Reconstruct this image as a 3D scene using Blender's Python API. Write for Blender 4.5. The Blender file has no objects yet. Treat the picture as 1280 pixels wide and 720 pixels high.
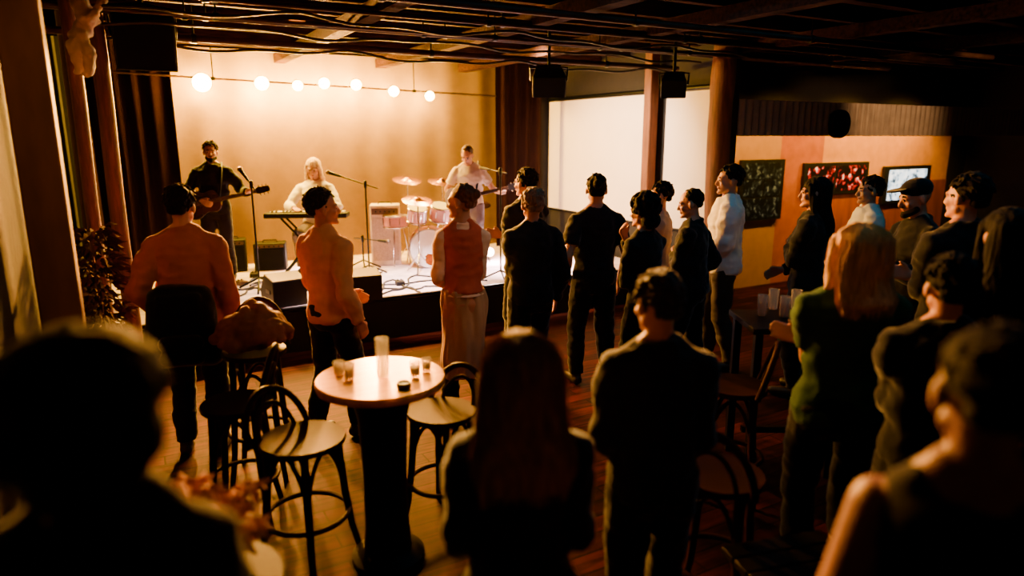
import bpy, bmesh, math, random
from math import sin, cos, pi
from mathutils import Vector, Matrix, noise
R = math.radians
S = bpy.context.scene
COL = S.collection
random.seed(7)
V = Vector

# ------------------------------------------------------------------ camera frame (used to measure places off the photograph)
YAW = R(29); PIT = math.atan(190/850); FP = 850.0
CAM = V((0, 0, 2.2))
FW = V((sin(YAW)*cos(PIT), cos(YAW)*cos(PIT), -sin(PIT)))
RT = V((cos(YAW), -sin(YAW), 0))
UP = RT.cross(FW)
def ray(u, v): return RT*((u-640)/FP) + UP*((360-v)/FP) + FW
def on_z(u, v, z):
    r = ray(u, v); return CAM + r*((z-CAM.z)/r.z)
def on_y(u, v, y):
    r = ray(u, v); return CAM + r*((y-CAM.y)/r.y)
def on_x(u, v, x):
    r = ray(u, v); return CAM + r*((x-CAM.x)/r.x)
def at_d(u, v, D):
    r = ray(u, v); return CAM + r*(D/(r.x*sin(YAW)+r.y*cos(YAW)))

# ------------------------------------------------------------------ materials
def lin(c):
    return tuple(((x/12.92) if x <= .04045 else ((x+.055)/1.055)**2.4) for x in c)
def M(name, col, rough=.65, metal=0, var=.25, scale=6, bump=.0, bscale=60, emit=0, stretch=(1, 1, 1), trans=0, sheen=0, spec=.5, tint=None, alpha=1):
    m = bpy.data.materials.new(name); m.use_nodes = True
    nt = m.node_tree; n = nt.nodes; b = n['Principled BSDF']
    tc = n.new('ShaderNodeTexCoord'); mp = n.new('ShaderNodeMapping'); mp.inputs['Scale'].default_value = stretch
    nt.links.new(tc.outputs['Object'], mp.inputs[0])
    nz = n.new('ShaderNodeTexNoise'); nz.inputs['Scale'].default_value = scale; nz.inputs['Detail'].default_value = 5
    nt.links.new(mp.outputs[0], nz.inputs['Vector'])
    cr = n.new('ShaderNodeValToRGB'); c = lin(col)
    cr.color_ramp.elements[0].position = .3; cr.color_ramp.elements[1].position = .7
    cr.color_ramp.elements[0].color = tuple(x*(1-var) for x in c)+(1,)
    cr.color_ramp.elements[1].color = tuple(min(1, x*(1+var)) for x in c)+(1,)
    nt.links.new(nz.outputs['Fac'], cr.inputs[0]); nt.links.new(cr.outputs[0], b.inputs['Base Color'])
    b.inputs['Roughness'].default_value = rough; b.inputs['Metallic'].default_value = metal; b.inputs['Specular IOR Level'].default_value = spec
    if alpha < 1: b.inputs['Alpha'].default_value = alpha
    if tint: b.inputs['Specular Tint'].default_value = tint+(1,)
    if trans: b.inputs['Transmission Weight'].default_value = trans
    if sheen: b.inputs['Sheen Weight'].default_value = sheen; b.inputs['Sheen Roughness'].default_value = .35
    if emit:
        nt.links.new(cr.outputs[0], b.inputs['Emission Color']); b.inputs['Emission Strength'].default_value = emit
    if bump:
        n2 = n.new('ShaderNodeTexNoise'); n2.inputs['Scale'].default_value = bscale; n2.inputs['Detail'].default_value = 4
        nt.links.new(mp.outputs[0], n2.inputs['Vector'])
        bp = n.new('ShaderNodeBump'); bp.inputs['Strength'].default_value = bump; bp.inputs['Distance'].default_value = .01
        nt.links.new(n2.outputs['Fac'], bp.inputs['Height']); nt.links.new(bp.outputs[0], b.inputs['Normal'])
    return m
def IMG(name, stops, scale, emit):
    m = bpy.data.materials.new(name); m.use_nodes = True
    nt = m.node_tree; n = nt.nodes; b = n['Principled BSDF']
    tc = n.new('ShaderNodeTexCoord'); nz = n.new('ShaderNodeTexNoise'); nz.inputs['Scale'].default_value = scale; nz.inputs['Detail'].default_value = 3; nz.inputs['Distortion'].default_value = .6
    nt.links.new(tc.outputs['Object'], nz.inputs['Vector'])
    cr = n.new('ShaderNodeValToRGB'); e = cr.color_ramp.elements
    while len(e) < len(stops): e.new(.5)
    for el, (p, c) in zip(e, stops): el.position = p; el.color = lin(c)+(1,)
    nt.links.new(nz.outputs['Fac'], cr.inputs[0]); nt.links.new(cr.outputs[0], b.inputs['Base Color']); nt.links.new(cr.outputs[0], b.inputs['Emission Color'])
    b.inputs['Emission Strength'].default_value = emit; b.inputs['Roughness'].default_value = .4
    return m
def planks(name, ca, cb, rough, w=.14, l=1.6, rot=0):
    m = bpy.data.materials.new(name); m.use_nodes = True
    nt = m.node_tree; n = nt.nodes; b = n['Principled BSDF']
    tc = n.new('ShaderNodeTexCoord'); mp = n.new('ShaderNodeMapping'); mp.inputs['Rotation'].default_value = (0, 0, rot)
    nt.links.new(tc.outputs['Object'], mp.inputs[0])
    br = n.new('ShaderNodeTexBrick'); br.inputs['Scale'].default_value = 1; br.inputs['Brick Width'].default_value = l; br.inputs['Row Height'].default_value = w
    br.inputs['Mortar Size'].default_value = .006; br.inputs['Color1'].default_value = lin(ca)+(1,); br.inputs['Color2'].default_value = lin(cb)+(1,); br.inputs['Mortar'].default_value = (.002, .001, .001, 1)
    nt.links.new(mp.outputs[0], br.inputs['Vector'])
    m2 = n.new('ShaderNodeMapping'); m2.inputs['Scale'].default_value = (2, 14, 3); nt.links.new(mp.outputs[0], m2.inputs[0])
    nz = n.new('ShaderNodeTexNoise'); nz.inputs['Scale'].default_value = 1.5; nz.inputs['Detail'].default_value = 7; nt.links.new(m2.outputs[0], nz.inputs['Vector'])
    cr = n.new('ShaderNodeValToRGB'); cr.color_ramp.elements[0].position = .35; cr.color_ramp.elements[1].position = .65; cr.color_ramp.elements[0].color = (.15, .15, .15, 1)
    nt.links.new(nz.outputs['Fac'], cr.inputs[0])
    mx = n.new('ShaderNodeMixRGB'); mx.blend_type = 'MULTIPLY'; mx.inputs[0].default_value = .9
    nt.links.new(br.outputs['Color'], mx.inputs[1]); nt.links.new(cr.outputs[0], mx.inputs[2]); nt.links.new(mx.outputs[0], b.inputs['Base Color'])
    b.inputs['Roughness'].default_value = rough; b.inputs['Specular IOR Level'].default_value = .04; b.inputs['Specular Tint'].default_value = (1, .4, .1, 1)
    bp = n.new('ShaderNodeBump'); bp.inputs['Strength'].default_value = .3; bp.inputs['Distance'].default_value = .004
    nt.links.new(br.outputs['Fac'], bp.inputs['Height']); bp.invert = True; nt.links.new(bp.outputs[0], b.inputs['Normal'])
    return m
m_floor = planks('floor_wood', (.32, .11, .05), (.15, .052, .027), .55)
m_stage = M('stage_carpet', (.88, .79, .8), .8, bump=.3, bscale=90)
m_black = M('black_paint', (.05, .045, .045), .6, bump=.15, spec=.3)
m_blackm = M('black_metal', (.05, .05, .05), .4, .6)
m_chrome = M('chrome', (.75, .72, .7), .2, 1, var=.05)
m_steel = M('dull_steel', (.4, .33, .28), .45, .9)
m_wall = M('dark_plaster', (.12, .09, .065), .85, bump=.4, bscale=20)
m_ceil = M('rusty_ceiling', (.16, .085, .042), .85, var=.7, scale=3, bump=.6, bscale=15, spec=.1)
m_joist = M('dark_joist', (.21, .11, .052), .85, var=.8, scale=4, stretch=(1, 8, 8), bump=.7, spec=.1)
m_pillar = M('ochre_pillar', (.48, .3, .12), .7, var=.35, bump=.3, bscale=12, stretch=(1, 1, .3))
m_post = M('timber_post', (.42, .23, .1), .65, var=.4, scale=5, stretch=(6, 6, .7), bump=.5, bscale=30)
m_curtain = M('brown_curtain', (.13, .058, .03), .95, var=.15, spec=.05)
m_backdrop = M('backdrop_cloth', (.46, .355, .065), .9, var=.08, spec=.02)
m_screen = M('white_screen', (.96, .88, .8), .85, var=.04, scale=2)
m_pale = M('pale_wall', (.76, .56, .28), .8, var=.08)
m_cream = M('cream_wall', (.88, .62, .16), .8, var=.1)
m_orangew = M('ochre_wall', (.74, .4, .07), .7, var=.15)
m_panelw = M('panel_wood', (.62, .33, .08), .5, var=.25, stretch=(1, 1, .2), scale=9)
m_corr = M('corrugated_metal', (.6, .5, .4), .5, .1, var=.2)
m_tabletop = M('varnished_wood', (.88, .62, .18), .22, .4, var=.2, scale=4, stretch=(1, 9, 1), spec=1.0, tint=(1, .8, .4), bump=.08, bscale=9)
m_darkwood = M('dark_wood', (.07, .04, .028), .5, var=.3, stretch=(1, 1, .3), spec=.12)
m_bent = M('bentwood', (.17, .068, .027), .5, var=.3, spec=.1, tint=(1, .5, .2))
m_glass = M('clear_glass', (.95, .93, .88), .05, var=0, spec=1.0, alpha=.32)
m_beer = M('amber_drink', (.8, .45, .1), .1, var=.05, trans=.5)
m_darkdrink = M('dark_drink', (.16, .08, .04), .1, var=.05)
m_water = M('water', (.95, .9, .8), .03, var=0, spec=.6, alpha=.3)
m_lens = M('lamp_lens', (1, .85, .45), .3, var=0, emit=90)
m_pink = M('pink_lens', (1, .8, .75), .3, var=0, emit=40)
m_leaf = M('dry_leaf', (.22, .13, .06), .9, var=.5, spec=.05)
m_terra = M('pot_clay', (.4, .2, .12), .8)
m_dry = M('dried_flower', (.75, .5, .3), .8, var=.3)
m_white = M('white_lacquer', (.85, .82, .78), .35, var=.05)
m_red = M('red_shell', (.74, .5, .47), .25, var=.3)
m_brass = M('brass', (.85, .62, .25), .25, 1, var=.1)
m_drumhead = M('drum_head', (.93, .9, .88), .6, var=.05)
m_sun = M('sunburst_wood', (.2, .07, .035), .2, var=.4)
m_ivory = M('ivory', (.9, .87, .8), .35, var=.04)
m_grille = M('grille_cloth', (.05, .045, .045), .9, var=.3, scale=120, spec=.2)
m_amp = M('pale_amp_cover', (.87, .79, .7), .7, bump=.3)
m_ampgrille = M('pale_amp_grille', (.72, .63, .55), .9, var=.3, scale=120)
m_paperdark = M('poster_dark', (.05, .06, .075), .5, var=.3)
m_imgdark = IMG('poster_image', [(.3, (.03, .04, .06)), (.5, (.05, .07, .1)), (.6, (.2, .25, .32)), (.7, (.5, .58, .68))], 13, .1)  # faint emission added: the printed poster glows a little by itself
m_imgred = IMG('screen_red_image', [(.3, (.02, .02, .02)), (.53, (.03, .015, .015)), (.58, (.6, .05, .03)), (.64, (.75, .12, .08)), (.7, (.98, .92, .9))], 11, .9)
m_imgblue = IMG('screen_white_image', [(.28, (.03, .05, .07)), (.4, (.25, .33, .4)), (.48, (.75, .87, .97)), (.65, (.95, .98, 1.0))], 11, 2.6)
m_cloth = M('pale_cloth', (.8, .75, .68), .85, var=.2, bump=.3)
m_cable = M('cable_rubber', (.05, .05, .05), .5)
m_copper = M('rusty_pipe', (.22, .12, .06), .6, .3, var=.6, spec=.3)

# ------------------------------------------------------------------ mesh builder
class MB:
    def __init__(s): s.v = []; s.f = []
    def add(s, vs, fs):
        o = len(s.v); s.v += [V(p) for p in vs]; s.f += [tuple(i+o for i in f) for f in fs]
    def loft(s, rings, cap=True, closed=True):
        n = len(rings[0]); vs = [p for r in rings for p in r]; fs = []
        for i in range(len(rings)-1):
            for j in range(n if closed else n-1):
                k = (j+1) % n
                fs.append((i*n+j, i*n+k, (i+1)*n+k, (i+1)*n+j))
        if cap and closed:
            fs.append(tuple(range(n))[::-1]); fs.append(tuple((len(rings)-1)*n+j for j in range(n)))
        s.add(vs, fs)
    def ring(s, c, a, b, ra, rb, n): return [c + a*(ra*cos(2*pi*j/n)) + b*(rb*sin(2*pi*j/n)) for j in range(n)]
    def frame(s, d):
        d = d.normalized(); h = V((0, 0, 1)) if abs(d.z) < .9 else V((1, 0, 0))
        a = h.cross(d).normalized(); return a, d.cross(a)
    def capsule(s, p0, p1, r0, r1, n=12):
        p0 = V(p0); p1 = V(p1); d = p1-p0
        if d.length < 1e-6: d = V((0, 0, 1e-4))
        d = d.normalized(); a, b = s.frame(d); rs = []
        for t in (-85, -55, -28, 0): rs.append(s.ring(p0+d*(r0*sin(R(t))), a, b, r0*cos(R(t)), r0*cos(R(t)), n))
        for t in (0, 28, 55, 85): rs.append(s.ring(p1+d*(r1*sin(R(t))), a, b, r1*cos(R(t)), r1*cos(R(t)), n))
        s.loft(rs)
    def ell(s, c, r, n=16, rot=None):
        c = V(c); rs = []
        for i in range(9):
            t = -pi/2*.97 + pi*.97*i/8
            ring = [V((r[0]*cos(t)*cos(2*pi*j/n), r[1]*cos(t)*sin(2*pi*j/n), r[2]*sin(t))) for j in range(n)]
            if rot: ring = [rot @ p for p in ring]
            rs.append([p+c for p in ring])
        s.loft(rs)
    def cyl(s, p0, p1, r0, r1=None, n=20):
        p0 = V(p0); p1 = V(p1); r1 = r0 if r1 is None else r1
        a, b = s.frame(p1-p0); s.loft([s.ring(p0, a, b, r0, r0, n), s.ring(p1, a, b, r1, r1, n)])
    def tube(s, pts, r, n=10, closed=False):
        pts = [V(p) for p in pts]; N = len(pts); rs = []; a = None
        for i in range(N):
            if closed: d = pts[(i+1) % N]-pts[i-1]
            else: d = pts[min(i+1, N-1)]-pts[max(i-1, 0)]
            d = d.normalized()
            if a is None: a, b = s.frame(d)
            else:
                a = (a - d*a.dot(d)).normalized(); b = d.cross(a)
            rr = r[i] if isinstance(r, (list, tuple)) else r
            rs.append(s.ring(pts[i], a, b, rr, rr, n))
        if closed: rs.append(rs[0]); s.loft(rs, cap=False)
        else: s.loft(rs)
    def lathe(s, prof, c=(0, 0, 0), n=32):
        c = V(c); s.loft([s.ring(c+V((0, 0, z)), V((1, 0, 0)), V((0, 1, 0)), max(r, .0005), max(r, .0005), n) for r, z in prof])
    def box(s, c, sz, rot=None):
        c = V(c); h = V(sz)*.5
        p = [V((x*h.x, y*h.y, z*h.z)) for z in (-1, 1) for x, y in ((-1, -1), (1, -1), (1, 1), (-1, 1))]
        if rot: p = [rot @ q for q in p]
        s.loft([[q+c for q in p[:4]], [q+c for q in p[4:]]])
    def prism(s, poly, z0, z1, mat=None):
        r0 = [V((x, y, z0)) for x, y in poly]; r1 = [V((x, y, z1)) for x, y in poly]
        if mat: r0 = [mat @ p for p in r0]; r1 = [mat @ p for p in r1]
        s.loft([r0, r1])
    def map(s, f): s.v = [f(p) for p in s.v]; return s
    def merge(s, o): s.add(o.v, o.f); return s
    def build(s, name, mat, parent=None, bev=0, smooth=True, ang=40):
        me = bpy.data.meshes.new(name); me.from_pydata([tuple(p) for p in s.v], [], s.f); me.materials.append(mat)
        bm = bmesh.new(); bm.from_mesh(me); bmesh.ops.recalc_face_normals(bm, faces=bm.faces[:]); bm.to_mesh(me); bm.free()
        if smooth:
            me.shade_smooth(); me.set_sharp_from_angle(angle=R(ang))
        o = bpy.data.objects.new(name, me); COL.objects.link(o)
        if parent: o.parent = parent
        if bev:
            m = o.modifiers.new('b', 'BEVEL'); m.width = bev; m.segments = 2; m.limit_method = 'ANGLE'
        return o
def tag(o, label, cat, group=None):
    o['label'] = label; o['category'] = cat
    if group: o['group'] = group
    return o
def struct(o): o['kind'] = 'structure'; return o
def thing(name, label, cat, loc=(0, 0, 0), rz=0, group=None):
    o = bpy.data.objects.new(name, None); COL.objects.link(o); o.empty_display_size = .1
    o.location = loc; o.rotation_euler = (0, 0, rz); return tag(o, label, cat, group)
def fuse(mb, vox, it):
    me = bpy.data.meshes.new('t'); me.from_pydata([tuple(p) for p in mb.v], [], mb.f)
    bm = bmesh.new(); bm.from_mesh(me); bmesh.ops.recalc_face_normals(bm, faces=bm.faces[:]); bm.to_mesh(me); bm.free()
    ob = bpy.data.objects.new('t', me); COL.objects.link(ob)
    m = ob.modifiers.new('r', 'REMESH'); m.mode = 'VOXEL'; m.voxel_size = vox
    m2 = ob.modifiers.new('s', 'SMOOTH'); m2.factor = .5; m2.iterations = it
    dg = bpy.context.evaluated_depsgraph_get()
    out = bpy.data.meshes.new_from_object(ob.evaluated_get(dg))
    bpy.data.objects.remove(ob); bpy.data.meshes.remove(me)
    out.shade_smooth(); return out
def crumple(me, amp, f=(9, 9, 9), amp2=0, f2=(25, 25, 25)):
    ns = [v.normal.copy() for v in me.vertices]
    for v, n in zip(me.vertices, ns):
        c = v.co
        d = amp*noise.noise((c.x*f[0], c.y*f[1], c.z*f[2]))
        if amp2: d += amp2*noise.noise((c.x*f2[0]+5, c.y*f2[1], c.z*f2[2]))
        v.co = c + n*d
def mesh_obj(name, me, mat, parent, k=1):
    if k != 1: me.transform(Matrix.Scale(k, 4))
    me.materials.clear(); me.materials.append(mat); me.name = name
    o = bpy.data.objects.new(name, me); COL.objects.link(o); o.parent = parent; return o

# ------------------------------------------------------------------ people
_mc = {}
def cm(kind, col):
    key = (kind, col)
    if key not in _mc:
        if kind == 'skin': _mc[key] = M('skin', col, .55, var=.08)
        elif kind == 'hair': _mc[key] = M('hair', col, .7, var=.4, scale=30, stretch=(3, 3, .3), bump=.4, bscale=60, spec=.15 if max(col) > .1 else .06, sheen=.3 if max(col) > .1 else .08)
        elif kind == 'shoe': _mc[key] = M('shoe_leather', col, .4)
        else: _mc[key] = M('cloth', col, .85, var=.15, bump=.25, bscale=130, spec=.12, sheen=.3 if max(col) < .15 else .1)
    return _mc[key]
m_lip = M('lips', (.55, .25, .22), .45); m_eye = M('eye', (.06, .04, .035), .15, var=0)
def ik(a, b, hint, l1, l2):
    a = V(a); b = V(b); d = b-a; L = min(d.length, (l1+l2)*.995); dn = d.normalized(); b = a+dn*L
    x = (l1*l1-l2*l2+L*L)/(2*L); h = math.sqrt(max(0, l1*l1-x*x))
    hv = V(hint); hv = (hv-dn*hv.dot(dn)).normalized()
    return a+dn*x+hv*h, b
MALE = [(.80, .11, .085, 0), (.86, .15, .105, -.01), (.93, .163, .118, -.012), (1.0, .155, .11, -.005), (1.08, .147, .102, 0), (1.17, .153, .107, .004), (1.27, .166, .115, .006), (1.35, .172, .113, 0), (1.41, .158, .094, -.008), (1.455, .108, .071, -.012), (1.485, .064, .06, -.01)]
FEM = [(.80, .11, .09, 0), (.86, .155, .11, -.012), (.93, .168, .122, -.014), (1.0, .148, .108, -.005), (1.08, .124, .092, 0), (1.17, .130, .095, .004), (1.27, .146, .108, .008), (1.35, .155, .104, 0), (1.41, .150, .088, -.008), (1.455, .105, .067, -.012), (1.485, .058, .055, -.01)]
POSE = {  # wrist target and elbow hint for the right side (x is mirrored for the left), palm normal, curl
 'down': ((.235, .04, .875), (.4, -1, 0), (-1, .1, 0), .35),
 'pocket': ((.2, .07, .95), (.5, -1, 0), (-1, .3, 0), .3),
 'crossed': ((-.11, .195, 1.17), (.7, -.2, -1), (-.2, -1, .2), .4),
 'crossed2': ((-.10, .215, 1.13), (.7, -.2, -1), (-.2, -1, .2), .4),
 'drink': ((.1, .29, 1.24), (.7, -.2, -1), (-1, .1, 0), .95),
 'front': ((.06, .22, 1.0), (.6, -.9, -.3), (-.6, -.8, 0), .5),
 'chin': ((.03, .2, 1.42), (.4, .3, -1), (0, -1, .3), .8),
 'strum': ((.10, .225, 1.06), (1, -.5, .1), (-.2, -1, 0), .6),
 'fret': ((.44, .22, 1.15), (.6, -.3, -1), (-.1, .2, 1), .9),
 'keys': ((.17, .40, 1.2), (.8, -.3, -.6), (0, 0, -1), .4),
}
def person(label, u, v, D, h, hy=0, hp=0, base=0, K=None, pose=('down', 'down'), lean=0, fem=False, wid=1, hair='short', hc=(.09, .06, .045),
           skin=(.72, .5, .38), top=('shirt', 'long', (.06, .06, .07)), hem=.88, bot=('trousers', (.08, .08, .1)), sit=False, group='audience standing before the stage', shoe=(.07, .05, .045), fine=.0085, stance=0, beard=False, vest=None, hw=1.0, strands=0):
    p = at_d(u, v, D); k = K if K else (p.z-base)/(1.345 if sit else 1.75)
    off = .405*k if sit else 0
    root = thing('person', label, 'person', (p.x, p.y, base-off), -R(h), group)
    lean = R(lean); hyr = R(hy); hpr = R(hp); rd = random.Random(int(u*7+v))
    def W(q):
        t = max(0, min(1, (q.z-.95)/.3)); t = t*t*(3-2*t); a = lean*t
        z = q.z-.95; return V((q.x, q.y*cos(a)+z*sin(a), .95-q.y*sin(a)+z*cos(a)))
    HM = Matrix.Translation((0, 0, 1.52)) @ Matrix.Rotation(-hyr, 4, 'Z') @ Matrix.Rotation(-hpr, 4, 'X') @ Matrix.Translation((0, 0, -1.52))
    def HW(q): return W(HM @ q)
    rings = FEM if fem else MALE
    sw = .155 if fem else .168
    def torso(mb, inf, z0, z1):
        rs = [(z, rx*wid+inf, ry*(.5+.5*wid)+inf, y) for z, rx, ry, y in rings if z0-.001 <= z <= z1+.001]
        if rs[0][0] > z0+.01:
            pr = [r for r in rings if r[0] < rs[0][0]][-1]; rs.insert(0, (z0, pr[1]*wid+inf, pr[2]+inf, pr[3]))
        mb.loft([mb.ring(V((0, y, z)), V((1, 0, 0)), V((0, 1, 0)), rx, ry, 24) for z, rx, ry, y in rs])
    sho = {s: W(V((s*sw*wid, -.008, 1.39))) for s in (1, -1)}
    arm = {}
    for s, pn in ((1, pose[0]), (-1, pose[1])):
        t, hint, n, curl = POSE[pn]
        tg = V((t[0]*s*(1 if t[0] < .2 else wid), t[1], t[2]))
        if lean and t[2] > .95: tg = W(tg)
        e, w = ik(sho[s], tg, V((hint[0]*s, hint[1], hint[2])), .295, .262)
        arm[s] = (e, w, V((n[0]*s, n[1], n[2])), curl)
    leg = {}
    for s in (1, -1):
        hip = V((s*.088*wid, 0, .90))
        if sit: kn, an = V((s*.14, .42, .89)), V((s*.13, .36, .48))
        else:
            an = V((s*.105, stance*s*.1-.01, .08)); kn, an = ik(hip, an, (s*.1, 1, 0), .43, .405)
        leg[s] = (hip, kn, an)
    # body
    b = MB(); t = MB(); torso(t, 0, .80, 1.485)
    if fem:
        for s in (1, -1): t.ell((s*.068, .085, 1.265), (.058, .05, .058))
    for s in (1, -1): t.capsule((s*.13*wid, -.016, 1.41), (s*.035, -.014, 1.49), .04, .046)
    t.capsule((0, -.014, 1.45), (0, .0, 1.56), .056, .052)
    t.map(W); b.merge(t)
    hd = MB()
    hd.ell((0, -.006, 1.662), (.075, .094, .088)); hd.ell((0, .03, 1.612), (.061, .064, .09))
    hd.capsule((0, -.01, 1.53), (0, .0, 1.60), .05, .055)
    for s in (1, -1):
        hd.capsule((s*.045, .015, 1.572), (s*.012, .072, 1.540), .022, .02)
        hd.capsule((s*.046, .076, 1.655), (s*.014, .088, 1.653), .011, .012)
        hd.ell((s*.040, .066, 1.606), (.022, .022, .02)); hd.ell((s*.078, -.004, 1.622), (.011, .02, .033))
        hd.ell((s*.03, .079, 1.634), (.014, .0125, .011))
    hd.capsule((0, .092, 1.645), (0, .110, 1.602), .0085, .0135); hd.ell((0, .085, 1.535), (.022, .018, .016))
    hd.ell((0, .0915, 1.573), (.024, .0095, .0095))
    hd.map(HW); b.merge(hd)
    hands = {}
    for s in (1, -1):
        e, w, n, curl = arm[s]; sh = sho[s]
        b.capsule(sh, sh+(e-sh)*.4, .052, .047); b.capsule(sh+(e-sh)*.4, e, .047, .038)
        b.capsule(e, e+(w-e)*.3, .038, .039); b.capsule(e+(w-e)*.3, w, .039, .026)
        d = (w-e).normalized(); n = (n-d*n.dot(d)).normalized(); wd = d.cross(n)
        for i in (-1.5, -.5, .5, 1.5):
            L = (.058, .072, .076, .068)[int(i*s+1.5)]
            kb = w+d*.088+wd*(i*.0215); b.capsule(w+d*.01+wd*(i*.012), kb, .0145, .0125, 8)
            q = kb; a = curl*.6
            for seg, f in enumerate((.45, .32, .23)):
                dr = d*cos(a)+n*sin(a); q2 = q+dr*(L*f); b.capsule(q, q2, .0102-.0006*seg, .0098-.0008*seg, 8); q = q2; a += curl*.75
        t0 = w+d*.03+wd*(s*.024); t1 = t0+(d*.7+wd*s*.7+n*.35).normalized()*.042; t2 = t1+(d*.9+wd*s*.15+n*.45).normalized()*.032
        b.capsule(w+d*.02+wd*s*.012, t0, .016, .0145, 8); b.capsule(t0, t1, .014, .0115, 8); b.capsule(t1, t2, .0115, .0095, 8)
        hands[s] = w+d*.085+n*.045
        hip, kn, an = leg[s]
        b.capsule(hip, kn, .086, .056); cf = kn+(an-kn)*.3+V((0, -.012, 0)); b.capsule(kn, cf, .054, .056); b.capsule(cf, an, .056, .036)
        b.capsule(an+V((0, -.02, -.035)), an+V((s*.02, .13, -.045)), .036, .026)
    me = fuse(b, fine, 3)
    bo = mesh_obj('body', me, cm('skin', skin), root)
    for m in (m_lip, m_eye, cm('hair', hc)): me.materials.append(m)
    eyes = [HW(V((s*.031, .0905, 1.634))) for s in (1, -1)]; lips = [HW(V((x, .1, 1.573))) for x in (-.016, 0, .016)]
    brows = [HW(V((x*s, .097-.3*abs(x-.02), 1.659))) for s in (1, -1) for x in (.018, .03, .042)]
    for pl in me.polygons:
        c = pl.center
        if c.z < 1.3: continue
        if any((c-q).length < .0105 for q in eyes): pl.material_index = 2
        elif any((c-q).length < .0095 for q in lips): pl.material_index = 1
        elif any((c-q).length < .0085 for q in brows): pl.material_index = 3
    me.transform(Matrix.Scale(k, 4))
    # upper garment
    kind, sleeve, tc = top; inf = {'shirt': .014, 'jacket': .024, 'coat': .028, 'sweater': .036, 'tank_top': .012}[kind]; vx = .0105
    g = MB(); t = MB(); torso(t, inf, hem, 1.455 if kind == 'tank_top' else 1.485)
    if fem:
        for s in (1, -1): t.ell((s*.068, .085, 1.265), (.07, .058, .068))
    if kind == 'tank_top':
        for s in (1, -1): t.capsule((s*.1*wid, -.016, 1.43), (s*.07, -.014, 1.46), .04+inf, .04+inf*.7)
    else:
        for s in (1, -1): t.capsule((s*.13*wid, -.016, 1.41), (s*.05, -.014, 1.478), .04+inf, .04+inf*.7)
    if kind not in ('shirt', 'tank_top'):
        pts = [V((.068*cos(a), -.012+.066*sin(a), 1.485+.012*(-sin(a)))) for a in [2*pi*i/14 for i in range(14)]]
        t.tube(pts, .019, 8, True)
    elif kind == 'shirt':
        pts = [V((.064*cos(a), -.012+.062*sin(a), 1.478+.01*(-sin(a)))) for a in [2*pi*i/14 for i in range(14)]]
        t.tube(pts, .011, 8, True)
    t.map(W); g.merge(t)
    for s in (1, -1):
        e, w, n, c = arm[s]; sh = sho[s]
        if sleeve == 'none': continue
        g.capsule(sh, sh+(e-sh)*.15, .053+inf*.8, .052+inf*.8)
        if sleeve == 'short': g.tube([sh, sh+(e-sh)*.35, sh+(e-sh)*.68], [.054+inf, .052+inf, .05+inf*1.4], 14)
        else:
            g.tube([sh, sh+(e-sh)*.5, e], [.054+inf*.9, .049+inf, .041+inf], 14); g.capsule(e, e+(w-e)*.1, .041+inf, .041+inf)
            g.tube([e, e+(w-e)*.5, w+(w-e)*-.02], [.041+inf, .037+inf, .031+inf*.8], 14)
    me = fuse(g, vx, 2); crumple(me, .018 if inf > .015 else .012, (6, 6, 11), .009, (17, 17, 24))
    mesh_obj(kind, me, cm('cloth', tc), root, k)
    if vest:
        g = MB(); torso(g, inf+.014, hem+.02, 1.455)
        for s in (1, -1): g.capsule((s*.1*wid, -.016, 1.42), (s*.06, -.014, 1.468), .04+inf+.012, .04+inf*.7+.012)
        g.map(W); me = fuse(g, vx, 2); crumple(me, .014, (6, 6, 11), .008, (17, 17, 24))
        bm = bmesh.new(); bm.from_mesh(me); bmesh.ops.delete(bm, geom=[vv for vv in bm.verts if vv.co.y > .005+.05*noise.noise((vv.co.x*5, 3, vv.co.z*7))], context='VERTS'); bm.to_mesh(me); bm.free()
        mesh_obj('back_panel', me, cm('cloth', vest), root, k)
    # lower garment
    bk, bc = bot
    if bk == 'skirt':
        g = MB(); g.loft([g.ring(V((.012*sin(z*9), -.005+.01*cos(z*7), z)), V((1, 0, 0)), V((0, 1, 0)), rx*wid, ry*wid, 36) for z, rx, ry in ((.38, .185, .17), (.5, .185, .165), (.7, .185, .155), (.85, .19, .152), (.93, .195, .15), (1.02, .172, .138))])
        me = fuse(g, vx, 2); crumple(me, .026, (10, 10, 2.2), .012, (24, 24, 5)); mesh_obj('skirt', me, cm('cloth', bc), root, k); bc = (.06, .05, .05)
    g = MB()
    if bk != 'skirt': torso(g, .013, .80, 1.0)
    for s in (1, -1):
        hip, kn, an = leg[s]; ov = .016 if bk != 'skirt' else .006
        if bk == 'skirt': g.tube([kn+(hip-kn)*.3, kn, kn+(an-kn)*.5+V((0, -.006, 0)), an+(kn-an)*.03], [.072, .062+ov, .058+ov, .05], 16); continue
        g.capsule(hip, hip+(kn-hip)*.2, .087+ov, .085+ov)
        g.tube([hip, hip+(kn-hip)*.5, kn, kn+(an-kn)*.5+V((0, -.006, 0)), an+(kn-an)*.03], [.098, .084+ov*.5, .062+ov, .058+ov, .052+ov*.6], 16)
        g.capsule(kn, kn+(an-kn)*.1, .062+ov, .06+ov)
    me = fuse(g, vx, 2); crumple(me, .012, (9, 9, 9), .007, (14, 14, 30))
    mesh_obj('leggings' if bk == 'skirt' else 'trousers', me, cm('cloth', bc), root, k)
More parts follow.
